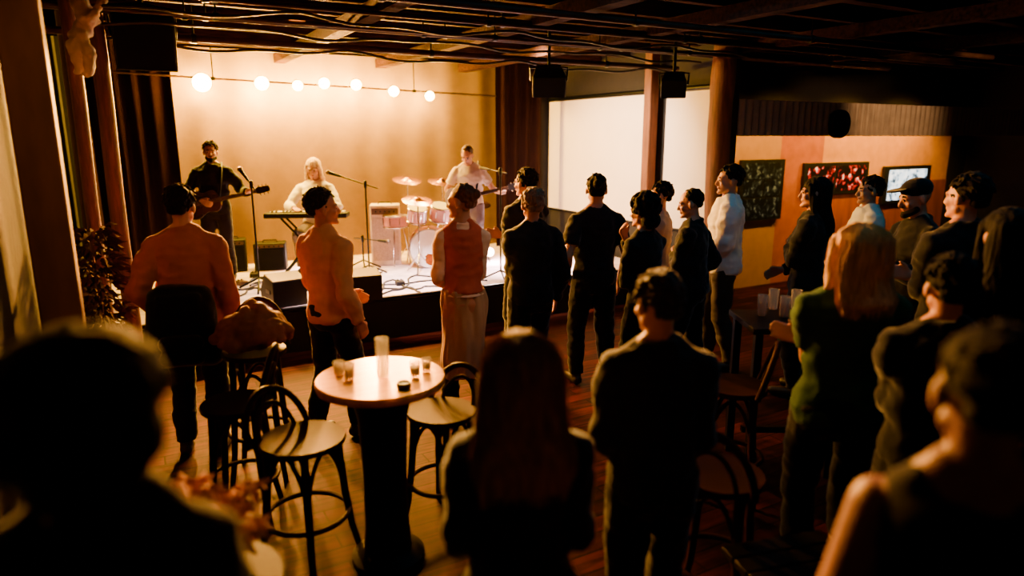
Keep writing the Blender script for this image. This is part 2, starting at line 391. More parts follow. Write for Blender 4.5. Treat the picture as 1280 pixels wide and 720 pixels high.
    for s in (1, -1):
        an = leg[s][2]; g = MB(); z = an.z-.08
        g.capsule((an.x, an.y-.035, z+.044), (an.x+s*.008, an.y+.05, z+.042), .042, .044); g.capsule((an.x+s*.008, an.y+.05, z+.04), (an.x+s*.025, an.y+.165, z+.034), .045, .034)
        g.capsule((an.x, an.y-.01, z+.06), (an.x, an.y-.01, z+.10), .043, .042)
        me = fuse(g, .009, 2)
        for vv in me.vertices: vv.co.z = max(vv.co.z, z+.004)
        mesh_obj('shoe', me, cm('shoe', shoe), root, k)
    # hair
    cur = None
    def tufts(g, n, r, cz, L, rad=.012, zmin=1.60, front=.05):
        for i in range(n):
            a = rd.uniform(0, 2*pi); e2 = rd.uniform(-.5, 1.45)
            nn = V((cos(a)*cos(e2), sin(a)*cos(e2), sin(e2)))
            q = V((r[0]*nn.x, -.02+r[1]*nn.y, cz+r[2]*nn.z))
            if q.z < zmin or (q.y > front and q.z < 1.715) or (q.y > 0 and q.z < 1.64): continue
            d = V((rd.uniform(-.5, .5), -.5+rd.uniform(-.5, .5), -.5+rd.uniform(-.4, .3))); d = (d-nn*d.dot(nn)).normalized()
            g.capsule(q, q+d*L*rd.uniform(.6, 1.2)+nn*rd.uniform(.0, .008), rad, rad*.5, 6)
    g = MB()
    if hair == 'short':
        g.ell((0, -.022, 1.680), (.079, .094, .083)); g.capsule((-.03, -.075, 1.615), (.03, -.075, 1.615), .03, .03); tufts(g, 150, (.079, .095, .084), 1.68, .045, .0095)
    elif hair == 'crop':
        g.ell((0, -.022, 1.674), (.079, .094, .082)); g.capsule((-.03, -.07, 1.62), (.03, -.07, 1.62), .028, .028); tufts(g, 60, (.077, .092, .08), 1.676, .02, .007)
    elif hair in ('long', 'bob', 'mid'):
        g.ell((0, -.018, 1.676), (.088, .104, .088))
        cur = [(1.70, .083, .07, -.05), (1.62, .095, .078, -.045), (1.55, .098, .07, -.05), (1.49, .102, .062, -.07)]
        if hair == 'bob': cur += [(1.46, .095, .05, -.075)]
        elif hair == 'mid': cur += [(1.44, .11, .055, -.095), (1.41, .09, .04, -.105)]
        else: cur += [(1.43, .116, .055, -.1), (1.38, .114, .042, -.118), (1.33, .09, .03, -.128)]
        g.loft([g.ring(V((0, y, z)), V((1, 0, 0)), V((0, 1, 0)), rx, ry, 20) for z, rx, ry, y in cur][::-1])
        for s in (1, -1):
            g.tube([(s*.055, .05, 1.70), (s*.072, .035, 1.67), (s*.082, .02, 1.61), (s*.088, .008, 1.53), (s*.1, .0, 1.47)], [.018, .024, .025, .025, .018], 10)
        zb = cur[-1][0]
        for i in range(16):
            x = rd.uniform(-.1, .1); g.capsule((x, cur[-1][3], zb+.04), (x*1.05+rd.uniform(-.01, .01), cur[-1][3]-.005, zb-rd.uniform(.01, .04)), .014, .005, 6)
    elif hair == 'curly':
        g.ell((0, -.02, 1.68), (.1, .11, .096))
        for i in range(140):
            a = rd.uniform(0, 2*pi); e2 = rd.uniform(-.7, 1.5)
            q = V((.1*cos(a)*cos(e2), -.02+.11*sin(a)*cos(e2), 1.68+.096*sin(e2)))
            if q.y > .06 and q.z < 1.71: continue
            g.ell(q, (.019, .019, .019), 8)
        g.ell((0, -.06, 1.57), (.095, .065, .07))
    elif hair == 'round':
        g.ell((0, -.022, 1.672), (.098, .112, .092)); g.ell((0, -.045, 1.60), (.094, .085, .085)); g.ell((0, -.05, 1.54), (.07, .06, .05))
    elif hair in ('bun', 'pony'):
        g.ell((0, -.02, 1.676), (.079, .096, .083)); g.capsule((-.03, -.07, 1.62), (.03, -.07, 1.62), .032, .032); tufts(g, 60, (.078, .095, .082), 1.676, .035, .008)
        if hair == 'bun': g.ell((0, -.112, 1.69), (.036, .034, .036))
        else: g.tube([(0, -.09, 1.70), (0, -.14, 1.69), (0, -.165, 1.62), (0, -.15, 1.52), (0, -.14, 1.45)], [.02, .03, .035, .028, .012], 10)
    if hw != 1: g.map(lambda q: V((q.x*hw, -.02+(q.y+.02)*(hw*.5+.5), q.z)))
    if hair == 'cap':
        g.ell((0, -.01, 1.69), (.087, .103, .075)); g.loft([g.ring(V((0, .11, z)), V((1, 0, 0)), V((0, 1, 0)), .062, .07, 20) for z in (1.70, 1.712)])
        g.map(HW); me = fuse(g, .007, 2); mesh_obj('cap', me, cm('cloth', hc), root, k)
    elif hair != 'none':
        g.map(HW); me = fuse(g, .0065 if hair not in ('short', 'crop') else .005, 1 if hair == 'short' else 2)
        if hair == 'round': crumple(me, .006, (25, 25, 20), .004, (70, 70, 40))
        elif cur: crumple(me, .006, (55, 55, 5), .004, (24, 24, 9))
        else: crumple(me, .003, (40, 40, 40))
        ho = mesh_obj('hair', me, cm('hair', hc), root, k)
        if strands:
            g = MB(); full = [(1.762, .02, .025, -.02), (1.75, .045, .055, -.02), (1.725, .07, .08, -.022)]+cur
            for i in range(strands):
                a = rd.uniform(0, 2*pi); o = rd.uniform(.0, .014); pts = []; ph = rd.uniform(0, 9)
                if sin(a) > .3: continue
                zend = rd.uniform(0, .04)
                for j, (z, rx, ry, y) in enumerate(full):
                    f = 1+o/rx*min(1, j/2)
                    aa = a+.12*sin(z*14+ph)
                    pts.append(V((rx*hw*f*cos(aa), y+ry*f*sin(aa), z-(zend if j == len(full)-1 else 0))))
                g.tube(pts, [.0015]*(len(pts)-1)+[.0004], 4)
            g.map(HW).map(lambda q: q*k); g.build('hair_strands', cm('hair', hc), ho)
    if beard:
        g = MB(); g.capsule((-.045, .03, 1.565), (0, .082, 1.535), .026, .028); g.capsule((.045, .03, 1.565), (0, .082, 1.535), .026, .028); g.capsule((-.02, .098, 1.588), (.02, .098, 1.588), .008, .008)
        g.map(HW); me = fuse(g, .006, 1); mesh_obj('beard', me, cm('hair', (.08, .055, .04)), root, k)
    mw = Matrix.Translation((p.x, p.y, base-off)) @ Matrix.Rotation(-R(h), 4, 'Z') @ Matrix.Scale(k, 4)
    return dict(root=root, mw=mw, hands={s: mw @ hands[s] for s in hands}, k=k, head=mw @ V((0, 0, 1.6)))

# ------------------------------------------------------------------ the room
SH = .47; YS = 7.05; YB = 10.0; XR = 6.25; CEIL = 3.45; XL = -.62
def wallbox(name, c, sz, mat, bev=0):
    b = MB(); b.box(c, sz); return struct(b.build(name, mat, smooth=False, bev=bev))
wallbox('floor', (6.2, 4, -.05), (14.2, 12.4, .1), m_floor)
wallbox('ceiling', (6.2, 4, CEIL+.05), (14.2, 12.4, .1), m_ceil)
wallbox('wall_left', (XL-.05, 4, CEIL/2), (.1, 12.4, CEIL), m_wall)
wallbox('wall_back', (2.85, YB+.05, CEIL/2), (7, .1, CEIL), m_wall)
wallbox('wall_right', (XR+.05, 8.0, CEIL/2), (.1, 4.1, CEIL), m_wall)
wallbox('wall_alcove', (9.8, 7.05, CEIL/2), (7.0, .1, CEIL), m_wall)
wallbox('wall_far_right', (13.35, 2.5, CEIL/2), (.1, 9.2, CEIL), m_wall)
wallbox('wall_rear', (6.2, -2.1, CEIL/2), (14.2, .1, CEIL), m_wall)
# stage platform
st = MB(); st.box((2.75, (YS+YB)/2-.01, SH/2), (6.7, YB-YS-.02, SH)); struct(st.build('floor_stage', m_stage, smooth=False))
sk = MB(); sk.box((2.75, YS-.012, SH/2-.02), (6.7, .02, SH-.04)); struct(sk.build('trim_1', m_black))
sk = MB(); sk.box((2.75, YS-.02, SH-.01), (6.72, .05, .035)); struct(sk.build('trim_2', m_blackm, bev=.005))
# joists
n = 3
rj = random.Random(11)
for i in range(17):
    y = -1.6+i*.68
    j = MB(); j.box((6.2, y, CEIL-.09), (14, .075, .18)); struct(j.build('trim_%d' % n, m_joist, smooth=False)); n += 1
    if 3 < y < 9.3:
        j = MB(); j.box((6.2, y+.34, CEIL-.05), (14, .05, .1), Matrix.Rotation(rj.uniform(-.02, .02), 3, 'Z')); struct(j.build('trim_%d' % n, m_joist, smooth=False)); n += 1
for x in (1.9, 3.3, 4.6, 6.4, 8.2):
    j = MB(); j.box((x, 4, CEIL-.24), (.14, 12, .12)); struct(j.build('trim_%d' % n, m_joist, smooth=False)); n += 1
# pillars and posts
pt = at_d(50, 200, 3.75)
b = MB(); b.box((pt.x, pt.y, CEIL/2), (.2, .2, CEIL)); tag(b.build('pillar', m_pillar, bev=.012), 'square ochre painted pillar at the far left wall', 'pillar')
for uu, D, r, lab in ((108, 4.9, .045, 'slim dark timber post nearest the ochre pillar'), (140, 5.5, .06, 'timber post beside the left stage curtain')):
    q = at_d(uu, 200, D); b = MB(); b.tube([(q.x+.006*sin(z*3), q.y, z) for z in [CEIL*i/10 for i in range(11)]], r, 12)
    tag(b.build('post', m_post), lab, 'post', None)
q = on_x(812, 170, 6.1)
b = MB(); b.box((q.x, q.y, CEIL/2), (.14, .14, CEIL)); tag(b.build('post', m_post, bev=.012), 'square brown post dividing the white screen', 'post')
q = on_x(900, 170, 6.15)
b = MB(); rr = []
for i in range(25):
    z = CEIL*i/24; rr.append(b.ring(V((q.x+.02*sin(z*2), q.y, z)), V((1, 0, 0)), V((0, 1, 0)), .135+.02*noise.noise((0, 0, z*3)), .135+.02*noise.noise((4, 0, z*3)), 18))
b.loft(rr); tag(b.build('post', m_post), 'thick rough timber post at the right end of the screen', 'post')

# curtains
def curtain(name, x0, x1, y, z0, z1, amp, wl, mat, label, axis='x'):
    b = MB(); N = int((x1-x0)/.02); rows = []
    for k in range(7):
        z = z0+(z1-z0)*k/6; row = []
        for i in range(N+1):
            x = x0+(x1-x0)*i/N; a = amp*(1-.25*k/6)*sin(2*pi*x/wl+1.2*noise.noise((x*2, z*.4, 0)))
            row.append(V((x, y+a, z)) if axis == 'x' else V((y+a, x, z)))
        rows.append(row)
    b.loft(rows, closed=False); return tag(b.build(name, mat), label, 'curtain')
curtain('backdrop', .25, 5.6, 9.86, SH, 3.3, .012, .5, m_backdrop, 'plain brown backdrop cloth glowing amber behind the band')
curtain('curtain', -.5, .55, 9.55, SH, 3.3, .05, .2, m_curtain, 'pleated dark curtain at the left end of the backdrop')
curtain('curtain', 5.0, 5.85, 9.55, SH, 3.3, .05, .2, m_curtain, 'pleated dark curtain between the backdrop and the screen')
curtain('curtain', 7.2, 9.5, -.38, SH, 3.3, .05, .22, m_curtain, 'pleated dark curtain hung along the left side of stage', axis='y')
# screens on the right wall
for y0, y1, lab in ((7.25, 9.92, 'large white projection screen on the wall right of the stage'), (6.25, 7.05, 'narrow white screen panel right of the brown post')):
    t = thing('projection_screen', lab, 'screen', (XR-.03, (y0+y1)/2, 1.0))
    b = MB(); b.box((0, 0, .875), (.02, y1-y0, 1.75)); b.build('screen_sheet', m_screen, t, smooth=False)
    b = MB(); b.cyl((-.01, -(y1-y0)/2, 1.78), (-.01, (y1-y0)/2, 1.78), .035); b.build('roller', m_blackm, t)
    b = MB(); b.cyl((-.005, -(y1-y0)/2, 0), (-.005, (y1-y0)/2, 0), .015); b.build('bottom_bar', m_blackm, t)

# ceiling pipes
def pipe(p0, p1, r, label, mat=m_copper):
    t = thing('ceiling_pipe', label, 'pipe', p0); d = V(p1)-V(p0)
    b = MB(); b.cyl((0, 0, 0), d, r, n=14); b.build('tube', mat, t)
    L = d.length; nn = max(2, int(L/2))
    for i in range(nn):
        q = d*((i+.5)/nn); b = MB(); b.cyl(q, (q.x, q.y, CEIL-p0[2]-.02), .008, n=8); b.cyl(q-d.normalized()*.02, q+d.normalized()*.02, r+.01, n=14); b.build('hanger', m_blackm, t)
pipe((-.5, 6.75, 3.02), (6.1, 6.75, 3.02), .03, 'long steel lighting pipe over the front edge of the stage')
pipe((-.5, 6.2, 3.12), (9.5, 6.2, 3.12), .024, 'thin steel pipe hung just before the stage pipe')
pipe((-.5, 5.5, 3.16), (11, 5.5, 3.16), .035, 'thick steel pipe crossing over the middle of the crowd')
pipe((-.5, 5.25, 3.1), (8, 5.25, 3.1), .018, 'thin rusty pipe just before the thick crossing pipe')
pipe((-.4, 6.5, 3.16), (6.1, 6.5, 3.16), .016, 'thinnest pipe between the stage pipe and its neighbour')
pipe((.5, 4.6, 3.1), (9, 4.6, 3.1), .028, 'rusty pipe crossing highest in view over the crowd')
pipe((-.5, 5.85, 3.08), (9, 5.85, 3.08), .02, 'rusty pipe between the thick crossing pipe and the stage pipes')
for i, (y, z, lab) in enumerate(((6.68, 2.98, 'dark cable sagging along the stage lighting pipe'), (5.45, 3.08, 'dark cable sagging along the thick crossing pipe'), (6.12, 3.06, 'dark cable sagging along the thin steel pipe'))):
    b = MB(); b.tube([(x, y+.03*sin(x*3+i), z-.05*abs(sin(x*1.7+i))+.015*sin(x*7)) for x in [-.1+.12*k for k in range(51)]], .013, 6); tag(b.build('hanging_cable', m_cable), lab, 'cable')

# stage lights
def par_can(loc, aim, label, lens, group, size=1.0, hang=True):
    t = thing('stage_light', label, 'stage light', loc, 0, group)
    d = (V(aim)-V(loc)).normalized(); rot = d.to_track_quat('Z', 'Y').to_matrix().to_4x4()
    def X(mb): return mb.map(lambda p: rot @ (p*size))
    b = MB(); b.lathe([(.03, -.16), (.06, -.155), (.085, -.1), (.095, .0), (.1, .02), (.096, .02), (.09, .0)], n=24); X(b).build('can', m_blackm, t)
    b = MB(); b.lathe([(.094, .0), (.094, .022), (.06, .034), (.002, .038)], n=24); X(b).build('lens', lens, t)
    s = 1 if hang else -1; yh = .055 if hang else .1
    b = MB(); b.tube([V((.08*size*cos(a), .06, .0))+V((0, 0, s*yh*sin(a))) for a in [pi*i/10 for i in range(11)]], .006, 6); b.build('yoke', m_blackm, t)
    b = MB(); b.box((0, .06, s*(yh+.005)), (.03, .06, .04)); b.build('clamp', m_blackm, t)
    return t
ordw = ['leftmost', 'second', 'third', 'fourth', 'fifth', 'sixth', 'rightmost']
LAMPS = []
for i, uu in enumerate((252, 327, 372, 405, 445, 492, 537)):
    p = on_y(uu, (103, 104, 107, 104, 106, 114, 120)[i], 9.45)
    lab = ('%s of the seven glowing amber stage lights over the backdrop' % ordw[i]) if i in (0, 6) else ('%s glowing amber stage light from the left over the backdrop' % ordw[i])
    par_can((p.x, 9.45, p.z), (p.x*.5+.4, 4.0, 1.6), lab, m_lens, 'glowing stage lights', (1.15, .9, .7, .75, .75, .75, .7)[i])
    LAMPS.append(V((p.x, 9.45, p.z)))
za, zb_ = LAMPS[0].z+.06, LAMPS[-1].z+.06
sl = (zb_-za)/(LAMPS[-1].x-LAMPS[0].x)
pipe((-.3, 9.52, za+sl*(-.3-LAMPS[0].x)), (5.0, 9.52, za+sl*(5.0-LAMPS[0].x)), .012, 'pipe carrying the row of glowing stage lights')
FL = []
for uu, vv, lab in ((612, 326, 'small lit floor spotlight behind the leaning guitarist'), (374, 326, 'small lit floor spotlight behind the keyboard')):
    p = on_z(uu, vv, SH); p = V((p.x, min(p.y, 9.3), SH+.125)); par_can(p, p+V((-.15, -1, .25)), lab, m_pink, 'floor spotlights', .65, False); FL.append(p)
# hanging speakers
def speaker(loc, rz, w, h, d, label, tilt=R(20), hang=True):
    t = thing('hanging_speaker', label, 'speaker', loc, rz)
    rot = Matrix.Rotation(tilt, 3, 'X')
    poly = [(-w/2, -d/2), (w/2, -d/2), (w*.36, d/2), (-w*.36, d/2)]
    b = MB(); b.prism(poly, -h/2, h/2); b.map(lambda p: rot @ p); b.build('cabinet', m_black, t, bev=.012)
    b = MB(); b.box((0, -d/2-.006, 0), (w*.92, .012, h*.94)); b.map(lambda p: rot @ p); b.build('grille', m_grille, t, bev=.004)
    if hang:
        b = MB(); b.tube([(-w/2-.01, 0, 0), (-w/2-.02, 0, h*.55), (0, 0, h*.62), (w/2+.02, 0, h*.55), (w/2+.01, 0, 0)], .012, 8); b.cyl((0, 0, h*.6), (0, 0, CEIL-loc[2]-.02), .018, n=10); b.build('bracket', m_blackm, t)
    return t
q = at_d(180, 48, 5.7); speaker((q.x, q.y, q.z), R(0), .44, .42, .36, 'black loudspeaker hung from ceiling above the left curtain')
q = at_d(686, 101, 7.6); speaker((q.x, q.y, q.z), R(-30), .36, .24, .3, 'black loudspeaker hung beside the left edge of the screen', R(30))
q = at_d(842, 106, 7.3); speaker((q.x, q.y, q.z), R(-42), .26, .2, .22, 'small black loudspeaker hung over the narrow screen panel', R(28))
# cloth knotted on the post
q = at_d(103, 40, 4.75)
b = MB(); b.tube([(0, 0, -.28), (.02, -.02, -.15), (-.03, 0, -.03), (.05, 0, .08), (.0, 0, .2), (.04, 0, .33)], [.025, .05, .06, .07, .05, .03], 12); b.tube([(0, -.03, .05), (.09, -.05, .12), (.16, -.04, .25)], [.05, .035, .02], 10); b.tube([(0, -.03, 0), (-.06, -.05, -.1), (-.05, -.04, -.26)], [.045, .04, .02], 10)
me = fuse(b, .01, 1); crumple(me, .02, (14, 14, 14), .01, (35, 35, 35)); t = thing('cloth_bundle', 'pale cloth bundle tied high on the slim left post', 'cloth', q); mesh_obj('cloth', me, m_cloth, t)

# ------------------------------------------------------------------ the alcove at right: painted wall, pictures, canopy
def on_alc(u, v): return on_y(u, v, 6.98)
def panel(name, u0, u1, z0, z1, mat, th=.02):
    a = on_alc(u0, 200).x; c = on_alc(u1, 200).x
    b = MB(); b.box(((a+c)/2, 6.995-th/2, (z0+z1)/2), (c-a, th, z1-z0)); return struct(b.build(name, mat, smooth=False))
panel('wall_alcove_pale_left', 905, 975, 0, 2.6, m_pale)
panel('wall_alcove_ochre', 975, 1028, 0, 2.6, m_orangew)
panel('wall_alcove_pale', 1028, 1185, 1.45, 2.6, m_cream)
panel('wall_alcove_wood', 1028, 1185, 0, 1.45, m_panelw, .03)
def picture(name, cat, label, u0, v0, u1, v1, kind):
    a = on_alc(u0, v0); c = on_alc(u1, v1); w = c.x-a.x; hgt = a.z-c.z
    t = thing(name, label, cat, ((a.x+c.x)/2, 6.915, (a.z+c.z)/2))
    b = MB(); b.box((0, .02, 0), (w, .05, hgt)); b.build('board' if kind == 0 else 'frame', m_paperdark, t, bev=.003)
    def pr(x, z, ww, hh, mat, lift=0):
        b = MB(); b.box((x*w, -.007-lift, z*hgt), (ww*w, .006, hh*hgt)); b.build('picture', mat, t, smooth=False)
    if kind == 0:
        pr(0, .32, .84, .26, m_imgdark); pr(-.21, .04, .42, .26, m_imgdark); pr(.23, .04, .38, .26, m_imgdark); pr(0, -.29, .84, .32, m_imgdark)
    elif kind == 1:
        pr(-.25, 0, .4, .78, m_imgred); pr(.22, 0, .46, .78, m_imgred)
    else:
        pr(0, 0, .8, .8, m_imgblue)
picture('poster', 'poster', 'tall dark poster with grey image panels left of the two screens', 923, 200, 971, 273, 0)
picture('wall_display', 'screen', 'dark framed screen with two red and white pictures', 1002, 204, 1078, 240, 1)
picture('wall_display', 'screen', 'dark framed screen with a glowing bluish white image', 1102, 208, 1154, 251, 2)
# corrugated canopy above
b = MB(); N = 360; rows = []
for z in (2.2, 2.62):
    rows.append([V((6.3+6.95*i/N, 5.9+.03*sin(i*2*pi/6), z)) for i in range(N+1)])
b.loft(rows, closed=False); struct(b.build('trim_canopy', m_corr, ang=80))
q = on_y(1050, 155, 5.83)
t = thing('round_speaker', 'round dark speaker on the corrugated strip over the posters', 'speaker', q)
b = MB(); b.cyl((0, .06, 0), (0, -.02, 0), .18, n=32); b.build('cabinet', m_black, t, bev=.01)
b = MB(); b.tube([V((.165*cos(a), -.025, .165*sin(a))) for a in [2*pi*i/28 for i in range(28)]], .012, 8, True); b.build('rim', m_blackm, t)
b = MB(); b.ell((0, -.02, 0), (.13, .025, .13)); b.build('grille', m_grille, t)

# ------------------------------------------------------------------ furniture
def high_table(label, loc, r, H, top=m_tabletop, drum=.16):
    t = thing('high_table', label, 'table', (loc[0], loc[1], 0))
    b = MB(); b.lathe([(r-.02, H-.045), (r-.005, H-.04), (r, H-.025), (r, H-.01), (r-.008, H), (.001, H)], n=56); b.build('table_top', top, t)
    b = MB(); b.lathe([(drum*.8, .05), (drum*.72, .2), (drum*.7, .5), (drum*.78, .8), (drum*.95, H-.1), (drum*1.1, H-.045)], n=32); b.build('pedestal', m_darkwood, t)
    b = MB(); b.lathe([(drum*1.2, 0), (drum*1.2, .03), (drum*1.0, .05), (drum*.8, .07)], n=40); b.build('base', m_darkwood, t)
def stool(label, loc, rz, h=.72, bh=.34, sr=1.0):
    t = thing('bentwood_chair', label, 'chair', (loc[0], loc[1], 0), rz, 'bentwood seats around the high table')
    b = MB(); b.lathe([(.175*sr, h-.035), (.196*sr, h-.03), (.2*sr, h-.014), (.196*sr, h), (.165*sr, h-.004), (.08, h-.010), (.001, h-.012)], n=40); b.build('seat', m_bent, t)
    for i in range(4):
        a = pi/4+i*pi/2
        b = MB(); b.tube([(cos(a)*r*sr, sin(a)*r*sr, z) for r, z in ((.16, h-.02), (.165, h*.8), (.18, h*.5), (.205, h*.2), (.235, 0))], [.021, .021, .021, .019, .017], 10); b.build('leg', m_bent, t)
        a2 = a+pi/2; P0 = V((cos(a)*.175*sr, sin(a)*.175*sr, h*.55)); P1 = V((cos(a2)*.175*sr, sin(a2)*.175*sr, h*.55)); pts = []
        for k in range(11):
            f = k/10; q = P0.lerp(P1, f); q.z += .25*sin(pi*f)**.7*1.0; q.z = min(q.z, h-.035); pts.append(q)
        b = MB(); b.tube(pts, .012, 8); b.build('arched_brace', m_bent, t)
    b = MB(); b.tube([(.193*sr*cos(a), .193*sr*sin(a), h*.36) for a in [2*pi*i/36 for i in range(36)]], .014, 8, True); b.build('foot_ring', m_bent, t)
    b = MB(); b.tube([(.185*sr*cos(a), -.14*sr-.09*sin(a), h-.02+bh*sin(a)) for a in [pi*i/16 for i in range(17)]], .018, 10); hp_ = b.build('back_hoop', m_bent, t)
    b = MB(); b.tube([(.11*sr*cos(a), -.15*sr-.065*sin(a), h-.02+bh*.7*sin(a)) for a in [pi*i/14 for i in range(15)]], .012, 8); b.build('inner_hoop', m_bent, hp_)
TBL = on_z(476, 470, 1.02)
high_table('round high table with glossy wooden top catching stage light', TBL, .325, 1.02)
q = on_z(378, 546, .68); stool('bentwood chair with curved back just left of the glossy round table', q, R(215), .68, .24, 1.1)
q2 = on_z(308, 512, .72); stool('bentwood chair with tall hoop back farther left of the table', (q2.x-.03, q2.y+.15), R(70), .72)
q = on_z(552, 512, .68); stool('bentwood chair half hidden right of the glossy round table', (q.x, q.y), R(120), .68, .22)
q = on_z(918, 480, .72); stool('bentwood chair on the open floor left of the dark bar table', (q.x, q.y), R(40), .72, .3)
q = on_z(900, 590, .7); stool('bentwood chair left of the low dark bench', (q.x, q.y), R(-60), .7, .3)
def tumbler(label, p, r, h, mat, drink=None, name='drinking_glass'):
    t = thing(name, label, 'glass', p)
    b = MB(); b.lathe([(r*.8, 0), (r*.85, .004), (r, h), (r*.93, h), (r*.78, .012), (.001, .01)], n=24); gw = b.build('glass_wall', mat, t)
    if drink: b = MB(); b.lathe([(r*.75, .013), (r*.86, h*.6), (.001, h*.6)], n=24); b.build('drink', drink, gw)
    return t
def tt(u, v):
    p = on_z(u, v, 1.02); return (p.x, p.y, 1.02)
tumbler('tall clear water glass on the round table', tt(479, 470), .036, .2, m_glass, m_water)
tumbler('small dark glass at left of the round table top', tt(424, 468), .03, .07, m_glass, m_darkdrink)
tumbler('dark glass second from left on the round table', tt(437, 474), .028, .085, m_glass, m_darkdrink)
tumbler('dark glass at right on the round table', tt(519, 470), .03, .08, m_glass, m_darkdrink)
tumbler('small dark glass nearest the right rim of round table', tt(533, 463), .028, .065, m_glass, m_darkdrink)
t = thing('tealight_holder', 'small round tealight holder on the round table', 'candle holder', tt(505, 485)); b = MB(); b.lathe([(.03, 0), (.036, .012), (.032, .03), (.027, .03), (.026, .01), (.001, .008)], n=20); b.build('cup', m_blackm, t); b = MB(); b.cyl((0, 0, .009), (0, 0, .022), .022); b.build('candle', m_ivory, t)
# chair with bundled jacket
JT = on_z(302, 432, .86); JT = V((JT.x+.06, JT.y-.12, .86)); stool('tall bentwood chair under the bundled brown jacket', JT, R(160), .86, .3)
b = MB(); rd = random.Random(5)
b.ell((0, 0, .13), (.23, .18, .13))
for i in range(18):
    a = rd.uniform(0, 2*pi); b.capsule((cos(a)*.06, sin(a)*.06, .22+rd.uniform(-.03, .06)), (cos(a)*.22, sin(a)*.17, .06+rd.uniform(0, .07)), .042, .034, 8)
me = fuse(b, .012, 1); crumple(me, .022, (11, 11, 11), .01, (28, 28, 28))
for vv in me.vertices: vv.co.z = max(vv.co.z, .001)
t = thing('jacket_bundle', 'crumpled brown jacket heaped on a tall bentwood chair', 'jacket', (JT.x, JT.y, .855)); mesh_obj('folded_cloth', me, M('brown_jacket', (.55, .32, .15), .8, var=.25, bump=.3), t)
# right table with glasses
RTp = on_z(985, 398, 1.03)
t = thing('bar_table', 'dark rectangular bar table with glasses at right', 'table', (RTp.x, RTp.y, 0), -YAW)
b = MB(); b.box((0, 0, 1.01), (.62, .5, .04)); b.build('table_top', m_darkwood, t, bev=.006)
for sx in (-1, 1):
    for sy in (-1, 1): b = MB(); b.box((sx*.26, sy*.2, .495), (.05, .05, .99)); b.build('leg', m_darkwood, t, bev=.004)
b = MB(); b.box((0, 0, .25), (.5, .04, .04)); b.build('stretcher', m_darkwood, t)
for i, (uu, vv, lab, dr) in enumerate(((952, 394, 'leftmost glass on the dark bar table', m_beer), (966, 386, 'empty glass second from left on the dark bar table', None), (980, 396, 'half full glass in the middle of the dark bar table', m_beer), (994, 387, 'empty glass second from right on the dark bar table', None), (1008, 396, 'rightmost glass on the dark bar table', m_beer))):
    p = on_z(uu, vv, 1.03); tumbler(lab, (p.x, p.y, 1.03), .036, .14, m_glass, dr)
# bench
def bench(label, p, rz, L):
    t = thing('wooden_bench', label, 'bench', (p.x, p.y, 0), rz)
    for i in (-1, 0, 1): b = MB(); b.box((0, i*.1, .45), (L, .09, .035)); b.build('slat', m_darkwood, t, bev=.005)
    for sx in (-1, 1):
        b = MB(); b.box((sx*(L/2-.12), 0, .22), (.05, .28, .43)); b.build('leg', m_darkwood, t, bev=.005)
bench('low dark wooden bench on the floor right of the crowd', on_z(990, 700, .45), -YAW+.25, .5)
# plants
def leaf(b, p, d, L, w):
    d = d.normalized(); sdv = d.cross(V((0, 0, 1)));
    sdv = sdv.normalized() if sdv.length > .1 else V((1, 0, 0)); up = sdv.cross(d)
    b.add([p, p+d*L*.4+sdv*w-up*.01, p+d*L+up*-.03, p+d*L*.4-sdv*w-up*.01, p+d*L*.45+up*.012], [(0, 1, 4), (1, 2, 4), (2, 3, 4), (3, 0, 4)])
q = at_d(122, 350, 4.55); rd = random.Random(2)
t = thing('potted_plant', 'brown dry leafy potted plant against the left wall', 'plant', (q.x, q.y, 0))
b = MB(); b.lathe([(.12, 0), (.17, .3), (.18, .32), (.16, .32), (.14, .28), (.001, .28)], n=28); b.build('pot', m_terra, t)
b = MB(); b.tube([(0, 0, .27), (.02, 0, .8), (-.01, .02, 1.4)], [.02, .016, .008], 8); b.build('stem', m_post, t)
b = MB()
for i in range(420):
    z = rd.uniform(.75, 1.6); a = rd.uniform(0, 2*pi); rr = .19*(1-.5*abs(z-1.2)/.5)*rd.uniform(.2, 1)
    leaf(b, V((cos(a)*rr, sin(a)*rr, z)), V((cos(a), sin(a), rd.uniform(-.5, .6))), rd.uniform(.07, .12), .022)
b.build('foliage', m_leaf, t)
FLW = on_z(240, 664, 1.12); high_table('dark high table under dried flowers at lower left', FLW, .24, .95, m_darkwood, .1)
t = thing('dried_flowers', 'vase of pale dried flowers in the lower left foreground', 'flowers', (FLW.x, FLW.y, .95))
b = MB(); b.lathe([(.045, 0), (.06, .05), (.05, .12), (.035, .15), (.03, .15), (.04, .1), (.001, .02)], n=24); b.build('vase', m_terra, t)
b = MB(); c = MB()
for i in range(60):
    a = rd.uniform(0, 2*pi); rr = rd.uniform(.02, .2); tip = V((cos(a)*rr, sin(a)*rr, .28-rr*.5+rd.uniform(-.04, .04)))
    b.tube([(0, 0, .1), tip*.6+V((0, 0, .05)), tip], .002, 5)
    for k in range(9):
        leaf(c, tip, V((rd.uniform(-1, 1), rd.uniform(-1, 1), rd.uniform(-.2, 1))), .045, .014)
b.build('stems', m_dry, t); c.build('petals', m_dry, t)

